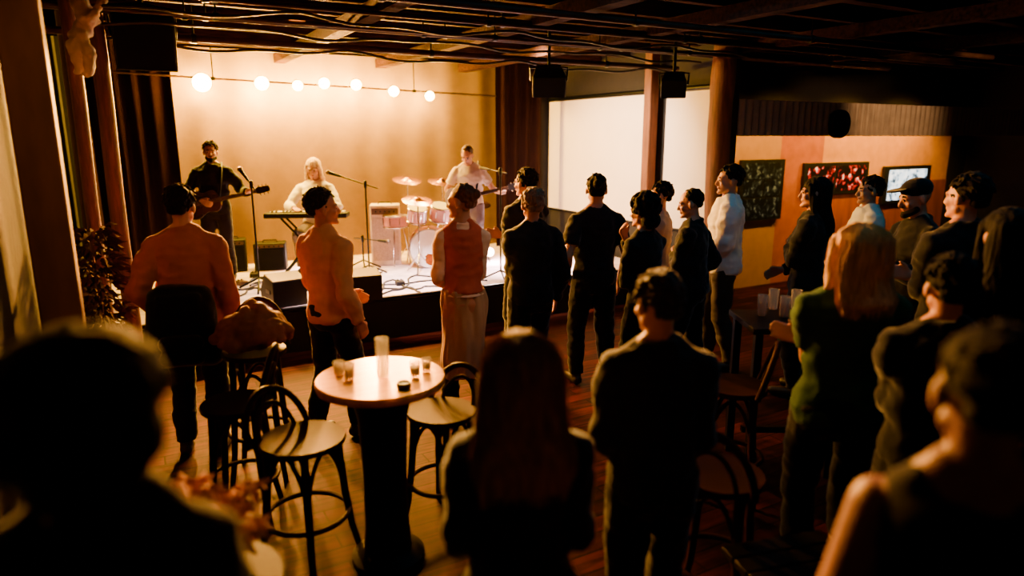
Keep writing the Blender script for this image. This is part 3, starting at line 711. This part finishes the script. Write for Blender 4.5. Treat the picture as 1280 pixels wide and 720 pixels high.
# ------------------------------------------------------------------ stage equipment
def st_pt(u, v): p = on_z(u, v, SH); return V((p.x, p.y, SH))
def mic_stand(label, base, tip, miclabel, h=1.15):
    t = thing('microphone_stand', label, 'mic stand', base)
    b = MB(); b.cyl((0, 0, .12), (0, 0, h), .011, n=12); b.build('pole', m_blackm, t)
    for i in range(3):
        a = 2*pi*i/3+.3; b = MB(); b.capsule((0, 0, .14), (cos(a)*.26, sin(a)*.26, .012), .01, .012, 8); b.build('leg', m_blackm, t)
    loc = V(tip)-V(base); top = V((0, 0, h)); d = (loc-top)
    b = MB(); b.cyl(top-d*.35, top+d*.93, .008, n=10); b.build('boom', m_blackm, t)
    b = MB(); b.capsule(top-V((0, 0, .03)), top+V((0, 0, .03)), .02, .02); b.build('clutch', m_blackm, t)
    mt = thing('microphone', miclabel, 'microphone', tip); dn = d.normalized()
    b = MB(); b.cyl(-dn*.16, V((0, 0, 0)), .014, .023, 14); b.build('handle', m_blackm, mt)
    b = MB(); b.ell(dn*.02, (.03, .03, .03), 14); b.build('grille_ball', m_steel, mt)
GS = 'musicians on the stage'
g1 = person('bearded musician in dark jacket singing and playing guitar, left of stage', 262, 178, 8.1, 200, hy=-12, base=SH, pose=('strum', 'fret'), hair='short', hc=(.1, .06, .04), top=('jacket', 'long', (.1, .06, .045)), bot=('trousers', (.14, .1, .11)), group=GS, beard=True, stance=1)
g2 = person('fair haired musician in white shirt seated at the keyboard', 392, 198, 9.0, 205, hp=12, base=SH, sit=True, pose=('keys', 'keys'), hair='bob', hc=(.85, .72, .55), top=('shirt', 'long', (.92, .88, .85)), bot=('trousers', (.5, .45, .45)), group=GS, lean=2)
g3 = person('musician leaning over a pale electric guitar at stage right', 588, 193, 8.9, 215, hy=8, hp=18, base=SH, K=.94, pose=('strum', 'fret'), lean=16, hair='crop', hc=(.3, .2, .13), top=('shirt', 'short', (.9, .84, .82)), bot=('trousers', (.45, .4, .41)), group=GS, stance=-1)
def catmull(pts, n=4):
    out = []; N = len(pts)
    for i in range(N):
        p0, p1, p2, p3 = pts[i-1], pts[i], pts[(i+1) % N], pts[(i+2) % N]
        for k in range(n):
            t = k/n; out.append(tuple(.5*((2*p1[j])+(-p0[j]+p2[j])*t+(2*p0[j]-5*p1[j]+4*p2[j]-p3[j])*t*t+(-p0[j]+3*p1[j]-3*p2[j]+p3[j])*t**3) for j in (0, 1)))
    return out
def guitar(label, P, body, thick, acoustic):
    mw = P['mw']
    xa = V((-1, 0, .22)).normalized(); za = V((0, 1, 0.05)); za = (za-xa*za.dot(xa)).normalized(); ya = za.cross(xa)
    L = Matrix((xa, ya, za)).transposed().to_4x4(); L.translation = V((.11, .2-thick*.5+.02, 1.02))
    t = thing('guitar', label, 'guitar'); G = mw @ L; t.matrix_world = G
    if acoustic: half = [(-.24, .0), (-.23, .07), (-.19, .135), (-.12, .18), (-.05, .175), (.02, .135), (.07, .12), (.13, .13), (.18, .13), (.22, .08), (.235, .0)]
    else: half = [(-.21, .0), (-.2, .08), (-.15, .14), (-.08, .155), (-.02, .13), (.04, .115), (.1, .125), (.17, .13), (.2, .11), (.15, .05), (.14, 0)]
    poly = catmull([(x, w) for x, w in half]+[(x, -w) for x, w in half[-2:0:-1]])
    b = MB(); b.prism(poly[::-1], -thick/2, thick/2); b.build('guitar_body', body, t, bev=.006)
    zt = thick/2
    b = MB(); b.box((.42, 0, zt+.006), (.5, .048, .022)); b.build('neck', m_bent, t, bev=.006)
    b = MB(); b.prism([(.66, -.026), (.70, -.042), (.83, -.036), (.84, 0), (.83, .036), (.70, .042), (.66, .026)], zt-.008, zt+.01); hs = b.build('headstock', m_darkwood, t, bev=.003)
    for i in range(3):
        for s in (-1, 1):
            b = MB(); b.cyl((.715+i*.045, s*.038, zt), (.715+i*.045, s*.062, zt), .007, n=8); b.build('tuning_peg', m_chrome, hs)
    b = MB(); b.box((-.1, 0, zt+.006), (.03, .11, .012)); br = b.build('bridge', m_darkwood if acoustic else m_chrome, t, bev=.003)
    if acoustic: b = MB(); b.cyl((.08, 0, zt), (.08, 0, zt+.002), .048, n=28); b.build('sound_hole', m_black, t)
    else:
        for x in (-.04, .06): b = MB(); b.box((x, 0, zt+.005), (.035, .08, .012)); b.build('pickup', m_black, t, bev=.002)
    for i in range(6):
        y = -.019+.0076*i; b = MB(); b.cyl((-.1, y, zt+.019), (.68, y*.9, zt+.019), .0012, n=5); b.build('string', m_steel, t)
    Li = L.inverted()
    pts = [(.32, .15, .99), (.27, -.02, 1.05), (.15, -.15, 1.22), (-.02, -.16, 1.38), (-.10, -.07, 1.50), (-.125, .07, 1.45), (-.13, .15, 1.3), (-.10, .18, 1.09)]
    b = MB(); b.tube([Li @ V(p) for p in pts], .014, 8); b.build('strap', m_black, t)
guitar('dark acoustic guitar held by the left musician', g1, m_sun, .09, True)
guitar('pale electric guitar held by the leaning musician', g3, m_white, .045, False)
mp = at_d(301, 213, 7.75); bp = st_pt(325, 362); mic_stand('black boom stand before the left guitarist', bp, mp, 'microphone at the mouth of the left guitarist', 1.2)
mp = at_d(412, 216, 8.55); bp = st_pt(462, 345); mic_stand('black boom stand reaching to the keyboard player', bp, mp, 'microphone before the keyboard player', 1.15)
mp = at_d(603, 210, 8.4); bp = st_pt(626, 352); mic_stand('black boom stand before the leaning guitarist', bp, mp, 'microphone before the leaning guitarist', 1.32)
mp = at_d(484, 302, 8.55); bp = st_pt(455, 338); mic_stand('short boom stand in front of the tall pale amplifier', bp, mp, 'microphone at the grille of the tall pale amplifier', .42)
# keyboard
q = g2['mw'] @ V((0, .52, .5))
t = thing('stage_keyboard', 'dark stage keyboard on a crossed stand before seated musician', 'keyboard', (q.x, q.y, SH), -R(25))
b = MB(); b.box((0, 0, .775), (1.0, .26, .06)); b.build('case', m_black, t, bev=.01)
b = MB(); b.box((0, .05, .81), (.9, .13, .012)); ks = b.build('keys', m_ivory, t, bev=.002)
for i in range(20):
    if i % 7 in (2, 6): continue
    b = MB(); b.box((-.42+i*.0435, .02, .82), (.018, .07, .012)); b.build('black_key', m_black, ks)
for s in (-1, 1):
    for f in (-1, 1): b = MB(); b.cyl((f*.34, s*.1, .015), (-f*.3, s*.1, .745), .014, n=10); b.build('stand_bar', m_blackm, t)
# stool for the keyboard player
t = thing('drum_throne', 'round black stool under the keyboard player', 'stool', (g2['root'].location.x, g2['root'].location.y, SH))
b = MB(); b.lathe([(.14, .35), (.17, .37), (.17, .405), (.15, .425), (.001, .43)], n=28); b.build('seat', m_black, t)
b = MB(); b.cyl((0, 0, .1), (0, 0, .36), .018); b.build('pole', m_chrome, t)
for i in range(3): a = 2*pi*i/3; b = MB(); b.capsule((0, 0, .16), (cos(a)*.22, sin(a)*.22, .012), .011, .012, 8); b.build('leg', m_chrome, t)
# amp stack
def amp(label, p, rz, w, h, d, cover=m_amp):
    t = thing('guitar_amplifier', label, 'amplifier', p, rz)
    b = MB(); b.box((0, 0, h/2), (w, d, h)); b.build('cabinet', cover, t, bev=.012)
    b = MB(); b.box((0, -d/2-.004, h*.44), (w*.88, .012, h*.72)); b.build('grille', m_ampgrille if cover == m_amp else m_grille, t, bev=.003)
    b = MB(); b.box((0, -d/2-.004, h*.9), (w*.88, .012, h*.1)); cp = b.build('control_panel', m_steel, t)
    for i in range(5): b = MB(); b.cyl((-w*.3+w*.15*i, -d/2-.008, h*.9), (-w*.3+w*.15*i, -d/2-.028, h*.9), .012, n=10); b.build('knob', m_black, cp)
    b = MB(); b.tube([(-.09, 0, h), (-.08, 0, h+.03), (.08, 0, h+.03), (.09, 0, h)], .009, 8); b.build('handle', m_black, t)
p = st_pt(484, 329); amp('tall pale amplifier between the keyboard and the drums', p, -R(20), .4, .82, .32)
p = st_pt(340, 336); amp('low dark amplifier behind the left microphone stand', p, -R(15), .4, .36, .26, m_black)
p = st_pt(418, 352); amp('small pale amplifier under the front of the keyboard', p, -R(20), .32, .28, .2)
p = st_pt(292, 338); amp('dark amplifier behind the legs of the left guitarist', p, -R(10), .36, .42, .26, m_black)
# drums
def drum(label, name, p, axis, r, L, shell, extra):
    t = thing(name, label, 'drum', p, 0, 'drum kit'); d = V(axis).normalized(); c = V(extra['c']); a0 = c-d*L/2; a1 = c+d*L/2
    b = MB(); b.cyl(a0, a1, r, n=36); sh_ = b.build('shell', shell, t)
    A, B = b.frame(d)
    for k in range(8):
        x = 2*pi*k/8; o = A*(r*cos(x))+B*(r*sin(x)); b = MB(); b.capsule(c+o-d*L*.3, c+o+d*L*.3, .009, .009, 6); b.build('tension_lug', m_chrome, sh_)
    for e, s in ((a0, -1), (a1, 1)):
        b = MB(); b.cyl(e, e+d*s*.006, r*.97, n=36); b.build('drum_head', m_drumhead, t)
        b = MB(); b.tube([e+A*(r*cos(x))+B*(r*sin(x)) for x in [2*pi*i/32 for i in range(32)]], .012, 8, True); b.build('hoop', m_chrome, t)
    for (q0, q1) in extra['legs']: b = MB(); b.capsule(q0, q1, .009, .011, 8); b.build('leg', m_chrome, t)
dk = st_pt(537, 332)
ax = V((-.35, -.93, 0))
drum('pale red bass drum standing on the stage', 'bass_drum', dk, ax, .26, .4, m_red, dict(c=(0, 0, .265), legs=[((-.2, -.02, .16), (-.33, -.12, .01)), ((.2, -.16, .16), (.26, -.3, .01))]))
drum('pale red snare drum on legs left of the bass drum', 'snare_drum', dk+V((-.36, .3, 0)), (0, 0, 1), .17, .15, m_red, dict(c=(0, 0, .60), legs=[((cos(a)*.1, sin(a)*.1, .55), (cos(a)*.2, sin(a)*.2, .01)) for a in (0, 2.1, 4.2)]))
drum('pale red floor tom on legs right of the bass drum', 'floor_tom', dk+V((.5, .1, 0)), (0, 0, 1), .19, .36, m_red, dict(c=(0, 0, .42), legs=[((cos(a)*.19, sin(a)*.19, .5), (cos(a)*.2, sin(a)*.2, .01)) for a in (.5, 2.6, 4.7)]))
drum('left pale red rack tom above the bass drum', 'rack_tom', dk+V((-.16, .0, 0)), (0, -.35, 1), .13, .18, m_red, dict(c=(0, 0, .71), legs=[((0, .0, .62), (0.05, 0, .525))]))
drum('right pale red rack tom above the bass drum', 'rack_tom', dk+V((.16, -.03, 0)), (0, -.35, 1), .14, .2, m_red, dict(c=(0, 0, .72), legs=[((0, .0, .62), (-.05, 0, .525))]))
for dx, dy, hh, lab in ((-.3, -.4, .95, 'brass cymbal on stand at left of the drum kit'), (.38, .4, 1.12, 'brass cymbal on stand at right of the drum kit'), (-.1, .5, 1.15, 'brass cymbal on stand behind the drum kit'), (.62, -.2, .85, 'low brass cymbal on stand at the near right of drum kit')):
    t = thing('cymbal_stand', lab, 'cymbal', dk+V((dx, dy, 0)), 0, 'drum kit')
    b = MB(); b.cyl((0, 0, .1), (0, 0, hh+.03), .009, n=10); b.build('pole', m_chrome, t)
    for i in range(3): a = 2*pi*i/3; b = MB(); b.capsule((0, 0, .25), (cos(a)*.2, sin(a)*.2, .012), .008, .01, 8); b.build('leg', m_chrome, t)
    b = MB(); b.lathe([(.2, hh-.02), (.12, hh-.008), (.05, hh), (.035, hh+.018), (.008, hh+.024), (.008, hh+.02), (.03, hh+.012), (.05, hh-.004), (.12, hh-.012)], n=36); b.map(lambda q: V((q.x, q.y, q.z+.25*q.y))); b.build('cymbal', m_brass, t)
# wedges on the stage edge
def wedge(label, p, rz, w=.6):
    t = thing('floor_monitor', label, 'speaker', p, rz, 'floor monitors at the stage edge')
    poly = [(-.19, 0), (.19, 0), (.19, .15), (.06, .33), (-.19, .28)]
    m4 = Matrix(((0, 0, 1, 0), (1, 0, 0, 0), (0, 1, 0, 0), (0, 0, 0, 1)))
    b = MB(); b.prism([(x, z) for x, z in poly], -w/2, w/2, m4); b.build('cabinet', m_black, t, bev=.012)
    a = math.atan2(.18, .13)
    b = MB(); b.box((0, .129, .244), (w*.9, .19, .012), Matrix.Rotation(-a, 3, 'X')); b.build('grille', m_grille, t, bev=.003)
    for s in (-1, 1): b = MB(); b.box((s*(w/2+.004), -.05, .16), (.01, .12, .04)); b.build('handle', m_blackm, t, bev=.003)
p = st_pt(442, 374); wedge('black wedge monitor at the stage edge, right one of two', (p.x, p.y, SH), R(-5), .56)
p = st_pt(356, 379); wedge('black wedge monitor at the stage edge, left one of two', (p.x, p.y, SH), R(10), .36)
for i, (uu, vv, mt, lab) in enumerate(((279, 358, m_red, 'red effect pedal near the guitarist\'s feet'), (302, 356, m_steel, 'steel effect pedal left of the mic stand'), (345, 352, m_white, 'white effect pedal right of the mic stand'), (560, 345, m_steel, 'steel effect pedal before the bass drum'), (500, 356, m_black, 'black effect pedal before the tall pale amplifier'), (585, 352, m_red, 'red effect pedal at the right of the stage'), (318, 346, m_black, 'black effect pedal behind the mic stand base'))):
    p = st_pt(uu, vv); t = thing('effect_pedal', lab, 'pedal', p, rd.uniform(-.4, .4), 'effect pedals')
    b = MB(); b.prism([(-.05, -.07), (.05, -.07), (.05, .07), (-.05, .07)], 0, .05); b.build('case', mt, t, bev=.004)
    b = MB(); b.cyl((0, -.03, .05), (0, -.03, .065), .012, n=10); b.build('footswitch', m_chrome, t)
    for s in (-1, 1): b = MB(); b.cyl((s*.02, .03, .05), (s*.02, .03, .065), .009, n=10); b.build('knob', m_black, t)
CB = (([(283, 362), (310, 362), (345, 345), (390, 354), (440, 352), (486, 338)], 'black cable snaking across stage to the tall pale amplifier'), ([(305, 356), (320, 349), (345, 345), (352, 341)], 'short black cable to the low amplifier'), ([(325, 364), (370, 366), (410, 358), (470, 358), (540, 352), (560, 346)], 'long black cable along the stage front'), ([(400, 372), (430, 362), (500, 362), (520, 345), (580, 350), (620, 352)], 'black cable running from wedge monitor past the drums'), ([(470, 366), (490, 350), (515, 362), (545, 358), (575, 362)], 'looping black cable before the drum kit'), ([(300, 370), (318, 360), (338, 370), (352, 358), (330, 352), (312, 358)], 'tangled black cable loop around the left mic stand'), ([(462, 350), (450, 362), (478, 368), (508, 360), (530, 366)], 'black cable trailing from the middle boom stand'))
for i, (pts, lab) in enumerate(CB):
    b = MB(); P3 = [st_pt(*q) for q in pts]; fine_ = []
    for a in range(len(P3)-1):
        for k in range(6):
            f = k/6; q = P3[a].lerp(P3[a+1], f); q += V((.03*sin(f*6.28), .04*sin(f*6.28+i), .008)); fine_.append(q)
    b.tube(fine_, .012, 6); tag(b.build('cable', m_cable), lab, 'cable')

# ------------------------------------------------------------------ the crowd
DK = (.085, .095, .105); DT = (.075, .08, .09); DH = (.08, .062, .052)
g4 = person('man in rust brown jacket wearing a black backpack, far left before the stage', 222, 235, 4.5, 15, hy=10, pose=('down', 'pocket'), hair='short', top=('jacket', 'long', (.62, .34, .16)), bot=('trousers', DT), wid=1.02, lean=3)
t = thing('backpack', 'black backpack on the back of the rust brown jacket man', 'backpack'); t.matrix_world = g4['mw']
b = MB(); b.capsule((-.1, -.22, 1.1), (.1, -.22, 1.1), .09, .09); b.capsule((-.12, -.23, .78), (.12, -.23, .78), .11, .11); b.capsule((-.1, -.22, 1.1), (-.12, -.23, .78), .09, .11); b.capsule((.1, -.22, 1.1), (.12, -.23, .78), .09, .11); b.box((0, -.23, .94), (.24, .18, .4))
me = fuse(b, .012, 4); crumple(me, .02, (6, 6, 6), .006, (18, 18, 18)); mesh_obj('bag_body', me, cm('cloth', (.05, .05, .055)), t)
b = MB(); b.capsule((-.08, -.33, .85), (.08, -.33, .85), .05, .05); b.capsule((-.08, -.33, .76), (.08, -.33, .76), .05, .05); me = fuse(b, .01, 3); mesh_obj('front_pocket', me, cm('cloth', (.05, .05, .055)), t)
person('man in loose peach tan shirt turned right toward the round table', 405, 238, 4.75, 62, hy=34, pose=('down', 'front'), hair='short', hc=(.12, .07, .05), top=('jacket', 'long', (.88, .64, .42)), hem=.86, bot=('trousers', DT), skin=(.75, .5, .36), wid=.95, lean=-2, stance=1)
person('woman in pale top with muted red back and beige skirt over dark leggings', 577, 232, 5.0, 20, hy=-60, fem=True, pose=('crossed', 'front'), hair='bun', hc=(.4, .24, .14), top=('shirt', 'long', (.92, .8, .7)), hem=.98, vest=(.72, .34, .24), bot=('skirt', (.7, .56, .41)), wid=.86, lean=2)
person('dark haired man in black behind the grey haired man', 657, 212, 6.4, -8, hy=-10, pose=('crossed', 'crossed2'), hair='short', hc=DH, top=('jacket', 'long', DK), bot=('trousers', DT), wid=.97)
person('grey haired man in black jacket in the middle of the crowd', 664, 236, 5.3, 8, hy=5, pose=('down', 'crossed'), hair='short', hc=(.5, .38, .28), top=('jacket', 'long', DK), wid=1.0, bot=('trousers', DT), stance=1, lean=-2)
person('tall man in black T-shirt seen from behind, hair in bun', 746, 218, 5.8, 14, hy=18, hp=-4, pose=('down', 'pocket'), hair='bun', hc=DH, top=('shirt', 'short', DK), bot=('trousers', DT), wid=1.02, stance=-1)
person('curly haired woman in black with raised hands', 812, 245, 5.05, -12, hy=-5, fem=True, pose=('chin', 'crossed'), hair='curly', hc=DH, top=('shirt', 'long', DK), bot=('trousers', DT), lean=4)
person('man in pale shirt half hidden behind the curly haired woman', 826, 229, 6.3, -45, hy=-10, pose=('crossed', 'crossed2'), hair='short', hc=DH, top=('shirt', 'long', (.7, .6, .5)))
person('man in dark jacket facing left between curly woman and white sweater', 872, 237, 5.7, -30, hy=-15, hp=6, pose=('pocket', 'crossed'), hair='crop', hc=DH, top=('jacket', 'long', DK), bot=('trousers', DT), stance=-1, wid=.96, lean=3)
person('tall man in white sweater in profile by the timber post', 913, 208, 6.35, -45, hy=-15, pose=('down', 'front'), hair='short', hc=DH, top=('sweater', 'long', (.95, .93, .9)), hem=.84, bot=('trousers', (.22, .19, .17)), wid=.96, stance=1)
GF = 'audience in the foreground'
f1 = person('large man in dark top standing in the foreground centre right', 828, 345, 2.4, 26, hy=-16, hp=4, pose=('front', 'front'), hair='short', hc=(.16, .11, .08), top=('jacket', 'long', (.1, .11, .105)), wid=.97, fine=.007, group=GF, bot=('trousers', DT), lean=2, stance=1)
f2 = person('woman with shoulder length straight hair in the centre foreground', 650, 418, 1.78, 24, hy=0, fem=True, pose=('front', 'front'), hair='long', hc=(.5, .36, .2), top=('shirt', 'long', (.09, .105, .115)), fine=.007, group=GF, hw=1.18, strands=460, bot=('trousers', DT))
f3 = person('blonde haired woman in dark green shirt with arms folded at right', 1072, 279, 3.0, 34, hy=-16, fem=True, pose=('crossed', 'crossed2'), hair='mid', hc=(.7, .54, .29), top=('shirt', 'short', (.15, .27, .13)), hem=.8, bot=('trousers', (.06, .075, .08)), wid=1.16, group=GF, hw=1.15, strands=420, lean=-3)
f4 = person('bare shouldered man at lower right corner looking to stage', 1250, 408, 1.16, 60, hy=-16, pose=('down', 'down'), hair='crop', hc=(.045, .036, .03), top=('tank_top', 'none', (.06, .06, .065)), skin=(.42, .25, .17), fine=.007, wid=.84, group=GF)
f5 = person('dark bushy haired person nearest the camera at lower left', 92, 412, 1.04, 8, pose=('down', 'down'), hair='round', hc=(.045, .04, .04), top=('shirt', 'long', (.035, .042, .047)), fine=.007, group=GF, hw=1.22, fem=True, wid=.8)
GR = 'audience by the right wall'
person('woman with long dark hair in dark jacket by the ochre wall', 1021, 222, 5.6, -20, hy=-20, fem=True, pose=('front', 'crossed'), hair='long', hc=DH, top=('jacket', 'long', DK), group=GR, bot=('trousers', DT))
person('person in white top facing left by the poster wall', 1089, 222, 6.3, -50, hy=-10, pose=('pocket', 'front'), hair='short', hc=DH, top=('sweater', 'long', (.95, .92, .88)), group=GR, wid=.95)
g17 = person('bearded man in cap holding a drink at right', 1160, 224, 4.9, -60, hp=8, pose=('drink', 'drink'), hair='cap', hc=(.06, .06, .07), top=('jacket', 'long', DT), group=GR, beard=True, bot=('trousers', DT), wid=.96, lean=4)
person('tall man in black beside the dark right wall', 1212, 220, 4.1, 25, hy=-20, pose=('crossed', 'crossed2'), hair='short', hc=DH, top=('jacket', 'long', DT), group=GR, bot=('trousers', DT), wid=.95)
person('dark figure at the right edge behind the bare shouldered man', 1262, 262, 3.1, 35, pose=('pocket', 'front'), hair='long', fem=True, hc=(.055, .045, .04), top=('coat', 'long', DT), group=GR, bot=('trousers', DT))
person('short dark person between the blonde woman and the right edge', 1192, 322, 2.55, 48, hy=-8, pose=('front', 'crossed'), hair='short', hc=(.05, .042, .038), top=('jacket', 'long', (.05, .055, .06)), group=GR, bot=('trousers', DT), wid=.95)
hpnt = g17['hands'][-1]; tumbler('glass of beer held by the bearded man in cap', hpnt-V((0, 0, .07)), .034, .14, m_glass, m_beer, 'beer_glass')

# ------------------------------------------------------------------ light
def lamp(kind, loc, e, col, aim=None, **kw):
    l = bpy.data.lights.new('lamp', kind); l.energy = e; l.color = col
    for a, b_ in kw.items(): setattr(l, a, b_)
    o = bpy.data.objects.new('lamp_light', l); COL.objects.link(o); o.location = loc
    if aim: o.rotation_euler = (V(aim)-V(loc)).to_track_quat('-Z', 'Y').to_euler()
    return o
for i, p in enumerate(LAMPS):
    w = (2.8, 1.4, .8, .9, .9, .6, .4)[i]
    lamp('POINT', p+V((0, -.13, -.02)), 60*w, (1, .5, .025), shadow_soft_size=.1)
    lamp('POINT', V((p.x, 9.6, p.z-.04)), 330*w, (1, .56, .035), shadow_soft_size=.06)  # added behind each can; its pool on the backdrop stands in for haze glow
    lamp('SPOT', p+V((0, -.32, -.05)), 1300*w, (1, .38, .055), (p.x*.6+.4, 3.5, 1.0), spot_size=R(80), spot_blend=.7, shadow_soft_size=.08)
for x, c, e in ((1.2, (1, .74, .7), 420), (2.6, (1, .74, .76), 1700), (4.3, (1, .75, .77), 2500)):
    lamp('SPOT', (x, 7.0, 2.7), e, c, (x+.3, 7.7, .5), spot_size=R(48), spot_blend=.8, shadow_soft_size=.1)
for p, e in zip(FL, (80, 25)): lamp('POINT', p+V((-.02, -.14, .06)), e, (1, .66, .66), shadow_soft_size=.05)
lamp('SPOT', (4.2, 7.3, 3.2), 850, (1, .74, .55), (6.2, 8.0, 1.8), spot_size=R(90), spot_blend=.8, shadow_soft_size=.1)  # hidden spot added to brighten the white screens
lamp('SPOT', (1.9, 2.3, 3.3), 300, (1, .42, .09), (1.0, 5.0, 1.3), spot_size=R(32), spot_blend=.7, shadow_soft_size=.1)
lamp('SPOT', (3.2, 2.4, 3.3), 180, (1, .46, .14), (2.15, 4.6, 1.2), spot_size=R(21), spot_blend=.7, shadow_soft_size=.1)
lamp('SPOT', (1.7, 5.0, 3.2), 850, (1, .6, .14), (TBL.x, TBL.y, 1.0), spot_size=R(12.5), spot_blend=.3, shadow_soft_size=.1)  # added spot, no fixture, to brighten the round table top
lamp('SPOT', (1.3, 5.9, 3.2), 420, (1, .26, .03), on_z(345, 500, 0), spot_size=R(16), spot_blend=.7, shadow_soft_size=.1)  # added spot for an orange patch on the floor at left
lamp('SPOT', (3.4, 5.9, 3.2), 150, (1, .28, .05), on_z(720, 485, 0), spot_size=R(15), spot_blend=.7, shadow_soft_size=.1)  # added spot for a second orange floor patch, mid crowd
lamp('SPOT', (.9, 2.6, 3.2), 40, (1, .48, .08), (-.45, 4.6, 2.0), spot_size=R(54), spot_blend=.7, shadow_soft_size=.1)  # extra warm spot added for the ochre pillar
lamp('SPOT', (1.2, 3.4, 3.1), 130, (1, .4, .07), (FLW.x+.05, FLW.y+.05, 1.2), spot_size=R(13), spot_blend=.8, shadow_soft_size=.1)  # narrow spot added to turn the dried flowers orange
# added rim spots, without fixtures, that edge the near figures from the stage side
for src, who, e, ang, col in (((1.6, 6.1, 3.05), f2, 8000, 10, (1, .45, .08)), ((3.0, 6.1, 3.05), f1, 8000, 12, (1, .4, .07)), ((2.2, 5.4, 3.1), f3, 1900, 13, (1, .44, .09)), ((1.2, 5.2, 3.1), f4, 500, 12, (1, .34, .05)), ((.6, 6.0, 3.05), f5, 500, 8, (1, .4, .07))):
    lamp('SPOT', src, e, col, who['head']-V((0, 0, .1)), spot_size=R(ang), spot_blend=.8, shadow_soft_size=.06)
lamp('SPOT', (1.5, 1.9, 3.3), 10, (1, .58, .2), f3['head'], spot_size=R(13), spot_blend=.8, shadow_soft_size=.08)  # small spot added to bring up the blonde hair
lamp('SPOT', (4.6, 5.2, 3.2), 190, (1, .52, .16), (RTp.x, RTp.y, 1.1), spot_size=R(13), spot_blend=.8, shadow_soft_size=.08)  # spot added to light the glasses on the bar table
lamp('SPOT', (2.6, 7.0, 2.45), 40, (1, .38, .06), (2.9, 5.4, 3.45), spot_size=R(130), spot_blend=.8, shadow_soft_size=.02)  # unseen uplight added to warm the ceiling over the stage front
for x, e in ((7.0, 75), (8.3, 105), (9.8, 145), (11.2, 145)):
    lamp('SPOT', (x, 6.1, 2.58), e, (1, .5, .04), (x, 7.0, 1.6), spot_size=R(130), spot_blend=.6, shadow_soft_size=.1)
lamp('SPOT', (8.0, 3.0, 3.1), 320, (1, .58, .26), (9.2, 5.9, 2.48), spot_size=R(40), spot_blend=.8, shadow_soft_size=.1)  # spot added to show the ribs of the corrugated canopy
lamp('AREA', (4, 2.5, 3.2), 18.0, (.03, .6, 1), (4, 2.5, 0), size=4)  # teal overhead fill added to tint the dark areas
w = bpy.data.worlds.new('world'); S.world = w; w.use_nodes = True
w.node_tree.nodes['Background'].inputs[0].default_value = (.1, .6, .8, 1); w.node_tree.nodes['Background'].inputs[1].default_value = .006

# ------------------------------------------------------------------ camera
cd = bpy.data.cameras.new('camera'); co = bpy.data.objects.new('camera', cd); COL.objects.link(co)
cd.sensor_width = 36; cd.lens = FP/1280*36; cd.clip_start = .05
co.matrix_world = Matrix(((RT.x, UP.x, -FW.x, CAM.x), (RT.y, UP.y, -FW.y, CAM.y), (RT.z, UP.z, -FW.z, CAM.z), (0, 0, 0, 1)))
cd.dof.use_dof = True; cd.dof.focus_distance = 5.8; cd.dof.aperture_fstop = .8
S.camera = co
